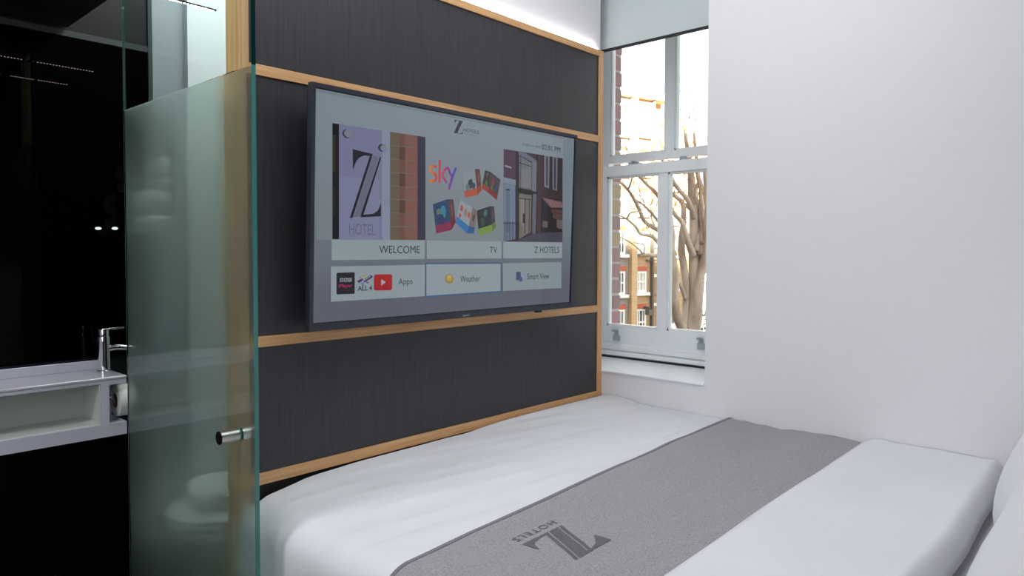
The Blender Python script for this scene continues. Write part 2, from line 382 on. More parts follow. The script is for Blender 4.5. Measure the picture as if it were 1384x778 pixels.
def text_mesh(body, bold=0.0, spacing=1.0):
    cu = bpy.data.curves.new('t', 'FONT'); cu.body = body; cu.size = 1; cu.offset = bold; cu.space_character = spacing; cu.fill_mode = 'FRONT'; cu.resolution_u = 4
    o = bpy.data.objects.new('t', cu); COL.objects.link(o); dg = bpy.context.evaluated_depsgraph_get()
    me = bpy.data.meshes.new_from_object(o.evaluated_get(dg)); bpy.data.objects.remove(o); bpy.data.curves.remove(cu)
    return me
def text_on(name, body, x0, x1, z0, z1, m, layer, parent, bold=0.0, spacing=1.0):
    """text fitted to the rectangle x0..x1, z0..z1 of the screen plane"""
    me = text_mesh(body, bold, spacing); xs = [v.co.x for v in me.vertices]; ys = [v.co.y for v in me.vertices]
    ax, bx_, ay, by = min(xs), max(xs), min(ys), max(ys)
    for v in me.vertices:
        v.co = Vector((x0+(v.co.x-ax)/(bx_-ax)*(x1-x0), -.0004*layer, z0+(v.co.y-ay)/(by-ay)*(z1-z0)))
    me.name = name; me.materials.clear(); me.materials.append(m)
    o = bpy.data.objects.new(name, me); COL.objects.link(o); o.parent = parent; return o
def tpx(name, body, u0, v0, u1, v1, rgb, layer=2, bold=0.0, spacing=1.0, m=None):
    """(u0,v0) bottom-left and (u1,v1) top-right of the lettering"""
    a = sp(u0, v0); b = sp(u1, v1)
    return text_on(name, body, a[0], b[0], a[1], b[1], m or emit('pixel_%02x%02x%02x' % rgb, rgb, TVE), layer, scr, bold, spacing)
def rect(u0, u1, tl, tr, br_, bl_): return [(u0, tl), (u1, tr), (u1, br_), (u0, bl_)]
LT = (148, 162, 168); LT2 = (140, 153, 160)
art('header_area', [(gradmat('page_header', (128, 138, 146), (136, 148, 158), .28, .5), rect(427.5, 761, 124, 188, 327, 323.5))], 1)
art('caption_strip', [(LT, rect(448, 573.8, 323.6, 324.6, 349.7, 351.5))], 2)
art('caption_strip', [(LT, rect(576.5, 677.5, 324.8, 326, 349, 349.7))], 2)
art('caption_strip', [(LT, rect(680, 759.5, 326.5, 327.5, 348.5, 349))], 2)
art('menu_tile', [(LT, rect(447, 574, 360, 357.5, 400, 407.5))], 2)
art('menu_tile', [((52, 92, 142), rect(574.6, 677.6, 355.2, 354.8, 394.4, 401.4)), ((150, 164, 170), rect(576, 676.3, 356.8, 356.3, 392.8, 399.6))], 2)['label'] = 'highlighted tile with a blue outline'
art('menu_tile', [(LT2, rect(679.5, 758.5, 355.5, 354, 389, 393))], 2)
# welcome picture
def Lp(a, b, t): return a+(b-a)*t
def wp(s, t):    # s,t in 0..1 across / down the welcome picture
    return (Lp(449, 574.5, s), Lp(Lp(166.3, 185.2, s), Lp(323, 324.2, s), t))
W_ = lambda *p: [wp(*q) for q in p]
items = [((20, 18, 16), W_((0, 0), (1, 0), (1, 1), (0, 1))),
         ((52, 44, 30), W_((.0, .1), (.035, .1), (.035, .42), (.0, .42))), ((40, 36, 20), W_((.0, .55), (.03, .55), (.03, .8), (.0, .8))),
         ((122, 124, 156), W_((.07, 0), (.62, 0), (.62, 1), (.07, 1))),
         ((128, 131, 162), W_((.07, .45), (.50, .45), (.50, 1), (.07, 1))),
         ((138, 146, 168), W_((.535, 0), (.62, 0), (.62, 1), (.535, 1))),
         ((134, 142, 166), W_((.50, .64), (.62, .62), (.62, .68), (.50, .67))),
         ((104, 92, 72), W_((.62, 0), (.72, 0), (.72, 1), (.62, 1))),
         ((110, 78, 66), W_((.72, 0), (.78, 0), (.78, 1), (.72, 1))),
         ((128, 88, 76), W_((.78, 0), (.915, 0), (.915, 1), (.78, 1))),
         ((48, 50, 66), W_((.915, 0), (1, 0), (1, 1), (.915, 1)))]
for k in range(1, 8): items.append(((116, 104, 98), W_((.62, k/8-.004), (.915, k/8-.012), (.915, k/8), (.62, k/8+.006))))
for k in (1, 3, 5): items.append(((90, 64, 56), W_((.72, k/8), (.78, k/8), (.78, (k+1)/8), (.72, (k+1)/8))))
art('welcome_picture', items, 2)
def disc(s, t, r, n=14): return [wp(s+r*math.cos(2*math.pi*k/n), t+r*.8*math.sin(2*math.pi*k/n)) for k in range(n)]
art('sign_screw', [((60, 58, 74), disc(.155, .075, .05)), ((128, 130, 146), disc(.17, .07, .045))], 3)
art('sign_screw', [((50, 48, 62), disc(.535, .16, .045)), ((128, 132, 150), disc(.555, .16, .04))], 3)
def c8(x, y): return (410+x/5.555, 200+y/5.555)
DZ = (30, 28, 38)
art('hotel_sign_letter', [
    (DZ, [c8(*q) for q in ((368, 8), (520, 45), (505, 62), (455, 55), (420, 70), (398, 95), (384, 125), (374, 158), (370, 155))]),
    (DZ, [c8(*q) for q in ((498, 55), (518, 50), (368, 522), (346, 526))]),
    ((104, 110, 128), [c8(*q) for q in ((520, 55), (562, 70), (428, 512), (372, 520))]),
    (DZ, [c8(*q) for q in ((574, 60), (580, 78), (448, 505), (425, 512))]),
    (DZ, [c8(*q) for q in ((448, 500), (520, 494), (556, 470), (576, 430), (580, 375), (580, 512), (424, 520))])], 3)
tpx('hotel_sign_word', 'HOTEL', 471.5, 317, 507, 303, (104, 105, 130), 3)
art('sign_reflection', [((120, 126, 148), W_((.51, .0), (.545, .0), (.545, .62), (.52, .62)))], 2.6)
# hotel front picture
def hp(x, y): return (680+x/5.19, 190+y/5.19)
H = lambda *p: [hp(*q) for q in p]
items = [((54, 44, 48), H((2, 58), (417, 124), (414, 712), (2, 706))),
         ((78, 56, 76), H((2, 60), (86, 72), (86, 275), (2, 255))), ((150, 156, 168), H((12, 170), (56, 184), (56, 196), (12, 182))),
         ((128, 140, 154), H((2, 255), (88, 276), (88, 314), (2, 292))), ((112, 126, 150), H((2, 292), (84, 314), (84, 690), (2, 706))),
         ((96, 108, 132), H((18, 345), (44, 348), (44, 640), (18, 640))), ((50, 52, 66), H((18, 337), (46, 340), (46, 350), (18, 348))),
         ((40, 36, 44), H((88, 74), (108, 78), (104, 690), (84, 690))),
         ((104, 106, 124), H((106, 78), (150, 84), (235, 140), (232, 160), (200, 150), (106, 100))),
         ((110, 114, 118), H((110, 105), (198, 158), (198, 345), (110, 330))), ((120, 122, 126), H((116, 190), (190, 205), (190, 330), (116, 320))),
         ((50, 50, 56), H((108, 150), (198, 180), (198, 186), (108, 158))), ((50, 50, 56), H((120, 105), (124, 105), (122, 330), (118, 330))),
         ((112, 114, 130), H((200, 140), (234, 152), (230, 372), (200, 362))), ((96, 98, 112), H((204, 372), (232, 376), (226, 655), (200, 650))),
         ((26, 26, 30), H((104, 330), (245, 362), (200, 378), (104, 358))),
         ((116, 112, 106), H((108, 370), (196, 384), (190, 640), (108, 690))), ((136, 130, 122), H((118, 410), (146, 414), (146, 590), (118, 600))),
         ((40, 36, 38), H((134, 510), (150, 512), (150, 580), (134, 578))), ((44, 44, 48), H((108, 400), (196, 410), (196, 416), (108, 406))),
         ((44, 44, 48), H((148, 404), (153, 404), (152, 650), (147, 650))), ((44, 44, 48), H((178, 408), (183, 408), (182, 640), (177, 640))),
         ((60, 46, 44), H((236, 96), (270, 102), (262, 650), (230, 652))),
         ((120, 122, 136), H((284, 104), (322, 110), (318, 334), (284, 322))), ((66, 64, 80), H((296, 110), (312, 112), (310, 320), (296, 314))),
         ((116, 118, 132), H((342, 114), (378, 120), (374, 352), (342, 342))), ((62, 62, 78), H((352, 120), (368, 122), (366, 342), (352, 338))),
         ((26, 22, 24), H((268, 400), (414, 440), (412, 640), (264, 640))),
         ((118, 88, 92), H((268, 398), (414, 432), (414, 470), (330, 470))), ((88, 56, 60), H((330, 480), (414, 486), (414, 510), (334, 504))),
         ((66, 66, 80), H((110, 690), (200, 655), (414, 640), (412, 712), (90, 706))),
         ((96, 88, 84), H((272, 560), (310, 566), (308, 610), (272, 606))), ((104, 92, 90), H((370, 540), (412, 560), (410, 620), (372, 610))),
         ((84, 60, 56), H((340, 505), (410, 515), (410, 560), (345, 545)))]
for k in range(4): items.append(((136, 110, 112), H((300+k*28, 408+k*7), (308+k*28, 410+k*7), (352+k*20, 468), (342+k*20, 468))))
art('hotel_front_picture', items, 2)
art('street_railing', [((34, 34, 44), H((x, 565), (x+3, 566), (x+3, 702), (x, 700))) for x in range(6, 82, 11)] + [((34, 34, 44), H((2, 575), (130, 578), (130, 584), (2, 581)))] +
    [((34, 34, 44), H((x, 570), (x+2, 570), (x+2, 650), (x, 655))) for x in range(88, 130, 11)], 3)
art('shop_person', [((132, 138, 132), H((316, 580), (328, 566), (342, 580), (344, 640), (314, 642))), ((120, 104, 96), H((322, 556), (334, 556), (334, 570), (322, 570)))], 3)
art('street_walker', [((20, 20, 28), H((348, 575), (362, 580), (370, 640), (360, 645), (356, 692), (348, 692), (350, 640), (344, 620))), ((120, 116, 116), H((344, 510), (362, 520), (366, 570), (348, 566)))], 3)
art('entrance_letter', [((40, 40, 46), H((138, 190), (165, 197), (146, 258), (166, 262), (166, 268), (134, 262), (154, 202), (138, 198)))], 3)
# logo in the header
def lg(x, y): return (605+x/22.22, 155+y/22.22)
G = lambda *p: [lg(*q) for q in p]
art('hotel_logo_letter', [((40, 42, 56), G((205, 150), (445, 190), (440, 205), (330, 185), (270, 180), (235, 195), (215, 250), (198, 250))),
    ((52, 50, 70), G((345, 180), (448, 195), (278, 555), (180, 540))), ((36, 38, 52), G((180, 530), (390, 560), (425, 540), (438, 500), (445, 500), (443, 580), (180, 545)))], 3)
def tq(name, body, bl_, br_, tl_, tr_, rgb, layer=3, bold=0.0, sx=1.0):
    a, b = sp(*bl_), sp(*br_); c = sp(*tl_)
    return text_on(name, body, a[0], b[0], (a[1]+b[1])/2, (c[1]+sp(*tr_)[1])/2, emit('pixel_%02x%02x%02x' % rgb, rgb, TVE), layer, scr, bold, sx)
tq('logo_word', 'HOTELS', lg(465, 505), lg(935, 580), lg(465, 405), lg(940, 470), (66, 74, 84))
tq('logo_tagline', 'The Urbanites Stay', lg(480, 590), lg(935, 670), lg(480, 550), lg(935, 632), (84, 90, 102))
tq('date_text', 'Fri 30 Nov 2018', (706, 196.6), (729.5, 200.3), (706, 193.2), (729.5, 197), (66, 72, 82))
tq('clock_text', '02:01 PM', (732, 202), (757, 205.5), (732, 194.8), (757, 198.8), (30, 34, 42))
tq('caption_text', 'WELCOME', (512, 342.5), (567, 342), (512, 332), (567, 331.8), (34, 38, 46))
tq('caption_text', 'TV', (661.2, 341.8), (671.5, 341.6), (661.2, 333.4), (671.5, 333.3), (34, 38, 46))
tq('caption_text', 'Z HOTELS', (721.8, 341.8), (755.2, 341.6), (721.8, 333.3), (755.2, 333), (34, 38, 46))
tq('tile_text', 'Apps', (538, 387.5), (557, 386.2), (538, 376.3), (557, 375.3), (50, 56, 66))
tq('tile_text', 'Weather', (621.7, 381.3), (648.6, 380), (621.7, 372.5), (648.6, 371.8), (50, 56, 66))
tq('tile_text', 'Smart View', (712, 377.8), (741.8, 376.4), (712, 369.5), (741.8, 368.6), (50, 56, 66))
# app icons
def ic(x, y): return (445+x/14.15, 355+y/14.15)
def rr(x0, y0, x1, y1, r, tilt=0, n=5):
    pts = []
    for cx, cy, a0 in ((x1-r, y0+r, -90), (x1-r, y1-r, 0), (x0+r, y1-r, 90), (x0+r, y0+r, 180)):
        for k in range(n+1):
            a = R(a0+90*k/n); X = cx+r*math.cos(a); Y = cy+r*math.sin(a); pts.append(ic(X, Y-(X-x0)*tilt))
    return pts
art('broadcaster_app_icon', [((14, 14, 18), rr(132, 190, 482, 603, 24, .03))] + [((150, 158, 166), [ic(x, 290), ic(x+66, 287), ic(x+66, 360), ic(x, 364)]) for x in (200, 278, 356)], 3)
for ch, x in (('B', 216), ('B', 294), ('C', 372)):
    tq('icon_letter', ch, ic(x, 350), ic(x+36, 349), ic(x, 302), ic(x+36, 300), (14, 14, 18), 4, .03)
tq('icon_word', 'iPlayer', ic(170, 492), ic(438, 486), ic(170, 404), ic(438, 400), (176, 40, 104), 4, .02)
art('channel_app_icon', [((176, 160, 70), [ic(*q) for q in ((608, 238), (712, 240), (660, 285))]), ((48, 50, 96), [ic(*q) for q in ((640, 330), (780, 232), (822, 245), (815, 285), (660, 375))]),
    ((150, 162, 176), [ic(*q) for q in ((640, 338), (780, 248), (792, 258), (650, 352))]), ((80, 34, 110), [ic(*q) for q in ((548, 330), (640, 295), (640, 330), (560, 390), (530, 350))]),
    ((98, 128, 168), [ic(*q) for q in ((580, 385), (655, 375), (655, 460), (620, 460), (615, 415))]), ((150, 50, 110), [ic(*q) for q in ((690, 350), (755, 370), (735, 398), (690, 372))]),
    ((60, 90, 150), [ic(*q) for q in ((578, 262), (600, 275), (588, 292), (574, 282))])], 3)
tq('icon_word', 'ALL 4', ic(535, 538), ic(812, 522), ic(535, 440), ic(812, 428), (56, 62, 88), 4, .03)
art('video_app_icon', [((170, 30, 34), rr(848, 222, 1198, 530, 44, .02)), ((170, 172, 180), [ic(988, 308), ic(1076, 368), ic(988, 438)])], 3)
def circ(u, v, r, n=20, k=.9): return [(u+r*k*math.cos(2*math.pi*i/n), v+r*math.sin(2*math.pi*i/n)) for i in range(n)]
star = [(606.8+(7.6 if i % 2 == 0 else 5.6)*.9*math.cos(2*math.pi*i/16), 376.6+(7.8 if i % 2 == 0 else 5.8)*math.sin(2*math.pi*i/16)) for i in range(16)]
art('weather_icon', [((150, 146, 116), star), ((168, 130, 44), circ(606.8, 376.6, 6)), ((188, 160, 66), circ(606.8, 375.6, 4.4)), ((190, 178, 130), circ(606.8, 374, 2.6))], 3)
art('screen_share_icon', [((70, 80, 108), rect(697.2, 703.4, 367.4, 366.8, 378, 378.6)), ((64, 96, 150), [(700.5, 377.5), (703, 375), (703, 372.5), (705.8, 375.5), (705.8, 379), (703.5, 380.8), (701, 379.6)])], 3)
# broadcaster word in rainbow colours
mrain = emit('rainbow_letters', (200, 100, 60), .9); n, l, b = nodes(mrain)
tc = n.new('ShaderNodeTexCoord'); s_ = n.new('ShaderNodeSeparateXYZ'); l.new(tc.outputs['Object'], s_.inputs[0]); mr = n.new('ShaderNodeMapRange')
xa, _z = sp(579, 240); xb, _z = sp(616.5, 240); mr.inputs[1].default_value = xa; mr.inputs[2].default_value = xb
l.new(s_.outputs['X'], mr.inputs[0]); r_ = n.new('ShaderNodeValToRGB'); cr = r_.color_ramp
cr.elements[0].color = (*lin((196, 128, 60)), 1); cr.elements[1].color = (*lin((44, 84, 160)), 1)
for p_, c_ in ((.25, (186, 62, 56)), (.5, (180, 70, 88)), (.66, (150, 44, 130)), (.85, (88, 64, 156))):
    e = cr.elements.new(p_); e.color = (*lin(c_), 1)
l.new(mr.outputs[0], r_.inputs[0]); l.new(r_.outputs[0], b.inputs['Emission Color'])
def sk(x, y): return sp(575+x/6.483, 205+y/6.483)
bm = bmesh.new()
def stroke(pts, wd):
    P = [Vector(sk(*p)) for p in pts]; hw = wd/6.483*.0025/2
    prev = None
    for i, p in enumerate(P):
        d = (P[min(i+1, len(P)-1)]-P[max(i-1, 0)]).normalized(); nrm = Vector((-d.y, d.x))*hw
        cur = (bm.verts.new((p.x+nrm.x, -.0012, p.y+nrm.y)), bm.verts.new((p.x-nrm.x, -.0012, p.y-nrm.y)))
        if prev: bm.faces.new((prev[0], prev[1], cur[1], cur[0]))
        prev = cur
    for p in (P[0], P[-1]):
        bm.faces.new([bm.verts.new((p.x+hw*math.cos(2*math.pi*k/12), -.00121, p.y+hw*math.sin(2*math.pi*k/12))) for k in range(12)])
stroke([(88, 130), (55, 124), (36, 140), (36, 165), (55, 182), (80, 192), (92, 212), (90, 245), (70, 258), (36, 252)], 19)
stroke([(124, 80), (121, 262)], 21)
stroke([(190, 140), (165, 160), (148, 195), (150, 220), (180, 265)], 19)
stroke([(200, 150), (215, 190), (232, 215)], 19)
stroke([(262, 148), (236, 215), (205, 322)], 20)
o = obj('broadcaster_word', bm, mrain, local=True); o.parent = scr
# picture boxes, each two faces with a coloured band below
def ck(x, y): return (575+x/6.483, 205+y/6.483)
def cube(name, L, Rr, cimg, cband, cimg2, blobs, word):
    """L/Rr: four corners tl,tr,br,bl of the two faces"""
    def q(F, s, t):
        a = (Lp(F[0][0], F[1][0], s), Lp(F[0][1], F[1][1], s)); b_ = (Lp(F[3][0], F[2][0], s), Lp(F[3][1], F[2][1], s))
        return ck(Lp(a[0], b_[0], t), Lp(a[1], b_[1], t))
    it = []
    for F, ci, dim in ((L, cimg, 1), (Rr, cimg2, .82)):
        cb = tuple(int(c*dim) for c in cband)
        it.append((ci, [q(F, 0, 0), q(F, 1, 0), q(F, 1, .74), q(F, 0, .74)])); it.append((cb, [q(F, 0, .72), q(F, 1, .72), q(F, 1, 1), q(F, 0, 1)]))
    for F, c, s, t, r in blobs:
        FF = (L, Rr)[F]; it.append((c, [q(FF, s+r*math.cos(2*math.pi*k/8)*random.uniform(.7, 1.2), t+r*math.sin(2*math.pi*k/8)*random.uniform(.7, 1.2)) for k in range(8)]))
    art(name, it, 3)
random.seed(4)
cube('picture_box', [(320, 190), (430, 150), (455, 380), (345, 402)], [(430, 150), (472, 152), (490, 335), (455, 380)], (140, 148, 158), (176, 88, 60), (92, 62, 58),
     [(0, (58, 62, 66), .55, .5, .22), (0, (96, 116, 128), .3, .6, .16), (0, (60, 76, 84), .75, .6, .14), (1, (130, 90, 70), .6, .4, .22)], '')
cube('picture_box', [(520, 162), (566, 176), (550, 360), (490, 320)], [(566, 176), (655, 245), (622, 425), (550, 360)], (58, 58, 60), (150, 62, 56), (74, 66, 72),
     [(0, (84, 110, 66), .5, .66, .2), (1, (150, 60, 70), .35, .35, .14), (1, (84, 110, 66), .3, .64, .16), (1, (60, 70, 110), .7, .5, .16), (0, (120, 96, 92), .5, .2, .14)], '')
cube('picture_box', [(62, 460), (195, 415), (225, 685), (92, 715)], [(195, 415), (242, 418), (262, 620), (225, 685)], (40, 70, 104), (132, 44, 76), (90, 60, 66),
     [(0, (60, 128, 150), .6, .35, .2), (0, (48, 56, 100), .4, .6, .2), (0, (110, 116, 90), .3, .3, .12), (1, (120, 80, 70), .5, .4, .24)], '')
cube('picture_box', [(305, 420), (410, 490), (362, 715), (262, 620)], [(410, 490), (452, 515), (420, 718), (362, 715)], (150, 156, 164), (50, 116, 172), (124, 112, 106),
     [(0, (170, 80, 66), .2, .3, .13), (0, (150, 120, 110), .55, .35, .15), (0, (170, 96, 60), .85, .35, .12), (0, (170, 76, 60), .2, .6, .1), (1, (90, 70, 66), .5, .35, .2)], '')
cube('picture_box', [(446, 515), (566, 476), (585, 700), (468, 738)], [(566, 476), (598, 478), (614, 655), (585, 700)], (44, 46, 50), (118, 150, 70), (70, 58, 74),
     [(0, (70, 110, 112), .6, .2, .14), (0, (62, 74, 70), .35, .5, .18), (1, (96, 76, 96), .5, .4, .2)], '')
# maker's word and sensor on the bezel
a = sp(624, 427.4); b2 = sp(633.4, 424.6)
text_on('maker_word', 'SAMSUNG', a[0], b2[0], a[1], b2[1]+.0006, mat('silver_print', (190, 192, 196), .4, .6), 11, tv, .02)
xs_, _ = sp(728.5, 420)
obj('remote_sensor', bevel(box(xs_-.012, xs_+.012, -.003, .01, -.006, .0), .001, 1), TVB, tv, local=True)

# ------------------------------------------------------------------ glass door
gd = thing('glass_door', 'half frosted greenish glass door beside the oak panel end, clear at the top', 'door', (-1.4158, .14, .02))
GX0, GX1, GY0, GY1 = -1.4200, -1.4117, -.190, .475
pane = obj('glass_pane', box(GX0, GX1, GY0+.0018, GY1-.0014, .012, 2.45), [DOORGL, DOORBK], gd)
for p in pane.data.polygons:
    if p.normal.x > .5: p.material_index = 1
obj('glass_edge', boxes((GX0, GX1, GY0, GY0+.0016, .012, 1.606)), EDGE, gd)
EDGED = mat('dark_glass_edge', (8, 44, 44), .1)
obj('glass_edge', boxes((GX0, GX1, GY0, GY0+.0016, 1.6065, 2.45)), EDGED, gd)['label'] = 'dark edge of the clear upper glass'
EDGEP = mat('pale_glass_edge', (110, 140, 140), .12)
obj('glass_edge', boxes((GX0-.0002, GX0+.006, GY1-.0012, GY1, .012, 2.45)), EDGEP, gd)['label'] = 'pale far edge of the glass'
kc = Vector((0, -.125, .887))
bm = bmesh.new(); cyl(bm, (GX0-.040, kc.y, kc.z), (GX0-.003, kc.y, kc.z), .0134, .0125, 40)
kn = obj('knob', bm, STEEL, gd, smooth=True)
bm = bmesh.new(); cyl(bm, (GX0-.0415, kc.y, kc.z), (GX0-.0401, kc.y, kc.z), .0131, .0131, 40); obj('knob_cap', bm, CHROMEDARK, kn, smooth=True)
bm = bmesh.new(); cyl(bm, (GX0-.003, kc.y, kc.z), (GX0, kc.y, kc.z), .0130, .0130, 40); obj('knob_washer', bm, EDGE, kn, smooth=True)
bm = bmesh.new(); cyl(bm, (GX1+.0007, kc.y, kc.z), (GX1+.018, kc.y, kc.z), .0118, .0118, 40); obj('knob', bm, STEEL, gd, smooth=True)
for z in (.03, .16):
    obj('hinge', bevel(boxes((GX0-.012, GX1+.012, GY1+.0005, GY1+.02, z, z+.09)), .002, 1), CHROME, gd)
obj('floor_pivot', bevel(box(GX0-.006, GX1+.006, GY1-.03, GY1+.015, 0, .0115), .002, 1), CHROME, gd)

# ------------------------------------------------------------------ washbasin shelf with niches
va = thing('washbasin_unit', 'white wall hung washbasin shelf with open niche below, left of the glass door', 'washbasin unit', (-2.0, .78, .731))
VX0, VX1, VY0, VY1 = -3.15, -1.350, .690, .869
bm = boxes((VX0, VX1, VY0, VY1, .731, .767), (VX0, VX1, VY0, VY1, .8815, .890), (VX0, -2.75, VY0, .84, .767, .8815),
           (-1.4155, -1.3945, VY0, VY1, .767, .8815), (-2.75, -1.4155, .835, VY1, .767, .8815), (-1.3945, VX1, .815, VY1, .767, .8815), (-1.3945, VX1, VY0, VY0+.006, .876, .8815))
obj('carcass', bm, SOLID, va)
obj('niche_lining', boxes((-2.749, -1.4165, VY0+.004, .834, .7672, .7690), (-2.749, -1.4165, VY0+.004, .834, .8795, .8812), (-2.749, -1.4165, .832, .8345, .769, .8795), (-1.4180, -1.4160, VY0+.004, .832, .769, .8795)), SOLIDIN, va)
obj('worktop', bevel(box(VX0, VX1+.001, VY0-.002, VY1, .8903, .8985), .0015, 1), mat('glossy_worktop', (196, 192, 204), .12), va)
obj('upstand', bevel(box(VX0, VX1+.001, .858, VY1, .8987, .926), .001, 1), SOLID, va)
obj('sealant_line', box(VX0, VX1, .861, VY1, .9262, .9318), mat('navy_sealant', (16, 20, 44), .3), va)
# tap
tx, ty = -1.372, .800
tp = thing('basin_tap', 'tall chrome cylinder tap on the white washbasin shelf', 'tap', (tx, ty, .8985))
bm = bmesh.new(); lathe(bm, [(.020, 0), (.020, .004), (.0165, .006), (.0160, .085), (.0165, .1), (.015, .104)], (tx, ty, .8985)); obj('tap_body', bm, CHROME, tp, smooth=True)
bm = bmesh.new(); lathe(bm, [(.014, 0), (.0145, .018), (.012, .022)], (tx, ty, 1.0035)); obj('lever_cap', bm, CHROME, tp, smooth=True)
bm = bmesh.new(); cyl(bm, (tx, ty, 1.021), (tx+.055, ty-.004, 1.024), .004, .003, 12); obj('lever', bm, CHROME, tp, smooth=True)
bm = bmesh.new(); tube(bm, [(tx, ty, .962), (tx+.03, ty-.01, .968), (tx+.075, ty-.025, .962), (tx+.082, ty-.027, .950)], [.010, .010, .009, .009], 12); obj('spout', bm, CHROME, tp, smooth=True)
# toilet roll in its niche
ry, rz, rx0, rx1 = .741, .820, -1.3635, -1.312
tr = thing('toilet_roll', 'white toilet paper roll on a chrome bar in the small niche', 'toilet roll', ((rx0+rx1)/2, ry, rz-.045))
bm = bmesh.new(); N = 48
for (xa_, xb_) in ((rx0, rx1),):
    O = [[bm.verts.new((x, ry+rr_*math.cos(2*math.pi*k/N), rz+rr_*math.sin(2*math.pi*k/N))) for k in range(N)] for x, rr_ in ((xa_, .021), (xa_, .044), (xa_+.002, .0455), (xb_-.002, .0455), (xb_, .044), (xb_, .021))]
    for A, B in zip(O, O[1:]):
        for k in range(N): bm.faces.new((A[k], A[(k+1) % N], B[(k+1) % N], B[k]))
obj('paper', bm, PAPER, tr, smooth=True)
bm = bmesh.new(); cyl(bm, (rx0-.0005, ry, rz), (rx1, ry, rz), .0208, .0208, 32, cap=False); obj('core', bm, CARD, tr, smooth=True)
rb = thing('roll_holder', 'small chrome bar holding the toilet roll in its niche', 'roll holder', (rx0-.003, ry, rz))
bm = bmesh.new(); cyl(bm, (-1.3940, ry+.004, rz+.012), (rx1+.01, ry+.004, rz+.012), .006, .006, 16); obj('bar', bm, CHROME, rb, smooth=True)
bm = bmesh.new(); tube(bm, [(-1.372, ry+.03, rz+.01), (-1.370, ry, rz+.014), (-1.370, ry-.018, rz-.002)], [.003, .004, .003], 10); obj('bracket', bm, CHROME, rb, smooth=True)
# low ceiling over the washbasin, with two dotted LED lines seen reflected in the black glass
struct('ceiling_low', box(-3.195, -1.434, .10, .864, 1.893, 2.495), GREYTOP)
for yy, lab in ((.394, 'nearer the black wall'), (.100, 'nearer the bed')):
    for a_, b_, l2 in ((-1.535, -1.4325, 'left of glass door'), (-1.4050, -1.215, 'right of glass door')):
        t = thing('led_strip', 'dotted LED line under the low ceiling, %s, %s' % (lab, l2), 'light', ((a_+b_)/2, yy, 1.8895))
        bm = bmesh.new(); x = a_+.004
        while x < b_-.006: bx(bm, x, x+.0042, yy, yy+.003, 1.8875, 1.889); x += .0092
        o = obj('led_dots', bm, emit('led_dots', (255, 225, 220), 24), t); o['kind'] = 'stuff'
        obj('profile', box(a_, b_, yy-.002, yy+.005, 1.8892, 1.8925), CARCASS, t)

# two small glowing ovals stand in for lamp reflections in the black glass
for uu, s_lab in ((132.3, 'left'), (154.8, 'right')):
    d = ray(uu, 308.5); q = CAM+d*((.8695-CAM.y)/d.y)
    t = thing('painted_spot_reflection', 'small bright glowing oval standing in for a reflection on the black glass wall, %s one of the pair' % s_lab, 'light', (q.x, .8695, q.z), 'pair of small painted reflections on the black glass')
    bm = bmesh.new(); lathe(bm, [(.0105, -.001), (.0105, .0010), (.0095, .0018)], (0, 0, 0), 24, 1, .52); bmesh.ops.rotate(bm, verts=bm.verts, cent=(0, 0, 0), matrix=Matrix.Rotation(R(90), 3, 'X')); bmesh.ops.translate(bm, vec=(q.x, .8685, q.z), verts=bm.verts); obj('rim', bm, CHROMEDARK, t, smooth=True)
    bm = bmesh.new(); lathe(bm, [(.0088, 0), (.0088, .0006), (.007, .0012)], (0, 0, 0), 24, 1, .50); bmesh.ops.rotate(bm, verts=bm.verts, cent=(0, 0, 0), matrix=Matrix.Rotation(R(90), 3, 'X')); bmesh.ops.translate(bm, vec=(q.x, .8668, q.z), verts=bm.verts); obj('lens', bm, emit('reflected_spot_glow', (225, 245, 238), 1.1), t, smooth=True)  # glowing disc is the painted reflection, no real lens

# ------------------------------------------------------------------ alcove: shelf with towels, toilet
sh = thing('towel_shelf', 'glass towel shelf seen dimly behind the frosted door', 'shelf', (-1.26, .78, 1.31))
obj('shelf_board', bevel(box(-1.300, -1.2035, .675, .815, 1.306, 1.314), .001, 1), TILEW, sh)
obj('shelf_side', box(-1.2035, -1.1995, .675, .865, 1.306, 1.65), mat('pale_glass_side', (150, 165, 165), .2), sh)
obj('shelf_top', box(-1.300, -1.2035, .675, .815, 1.645, 1.65), mat('pale_glass_side', (150, 165, 165), .2), sh)
def soft_box(cx, cy, cz, sx, sy, sz, p=3.0, q=2.4, sag=.0, seed=0, n=28, mm=14):
    """rounded cushion / folded towel: superellipsoid"""
    bm = bmesh.new(); rings = []
    for j in range(1, mm):
        ph = -math.pi/2+math.pi*j/mm; cz_ = abs(math.cos(ph))**(2/q); sz_ = math.copysign(abs(math.sin(ph))**(2/q), math.sin(ph)); ring = []
        for i in range(n):
            th = 2*math.pi*i/n; x = math.copysign(abs(math.cos(th))**(2/p), math.cos(th))*cz_; y = math.copysign(abs(math.sin(th))**(2/p), math.sin(th))*cz_
            v = Vector((cx+sx/2*x, cy+sy/2*y, cz+sz/2*sz_)); d = noise.noise(v*9+Vector((seed, 0, 0)))*sag; ring.append(bm.verts.new(v+Vector((d*.4, d*.4, d))))
        rings.append(ring)
    for A, B in zip(rings, rings[1:]):
        for k in range(n): bm.faces.new((A[k], A[(k+1) % n], B[(k+1) % n], B[k]))
    bm.faces.new(rings[0][::-1]); bm.faces.new(rings[-1]); return bm
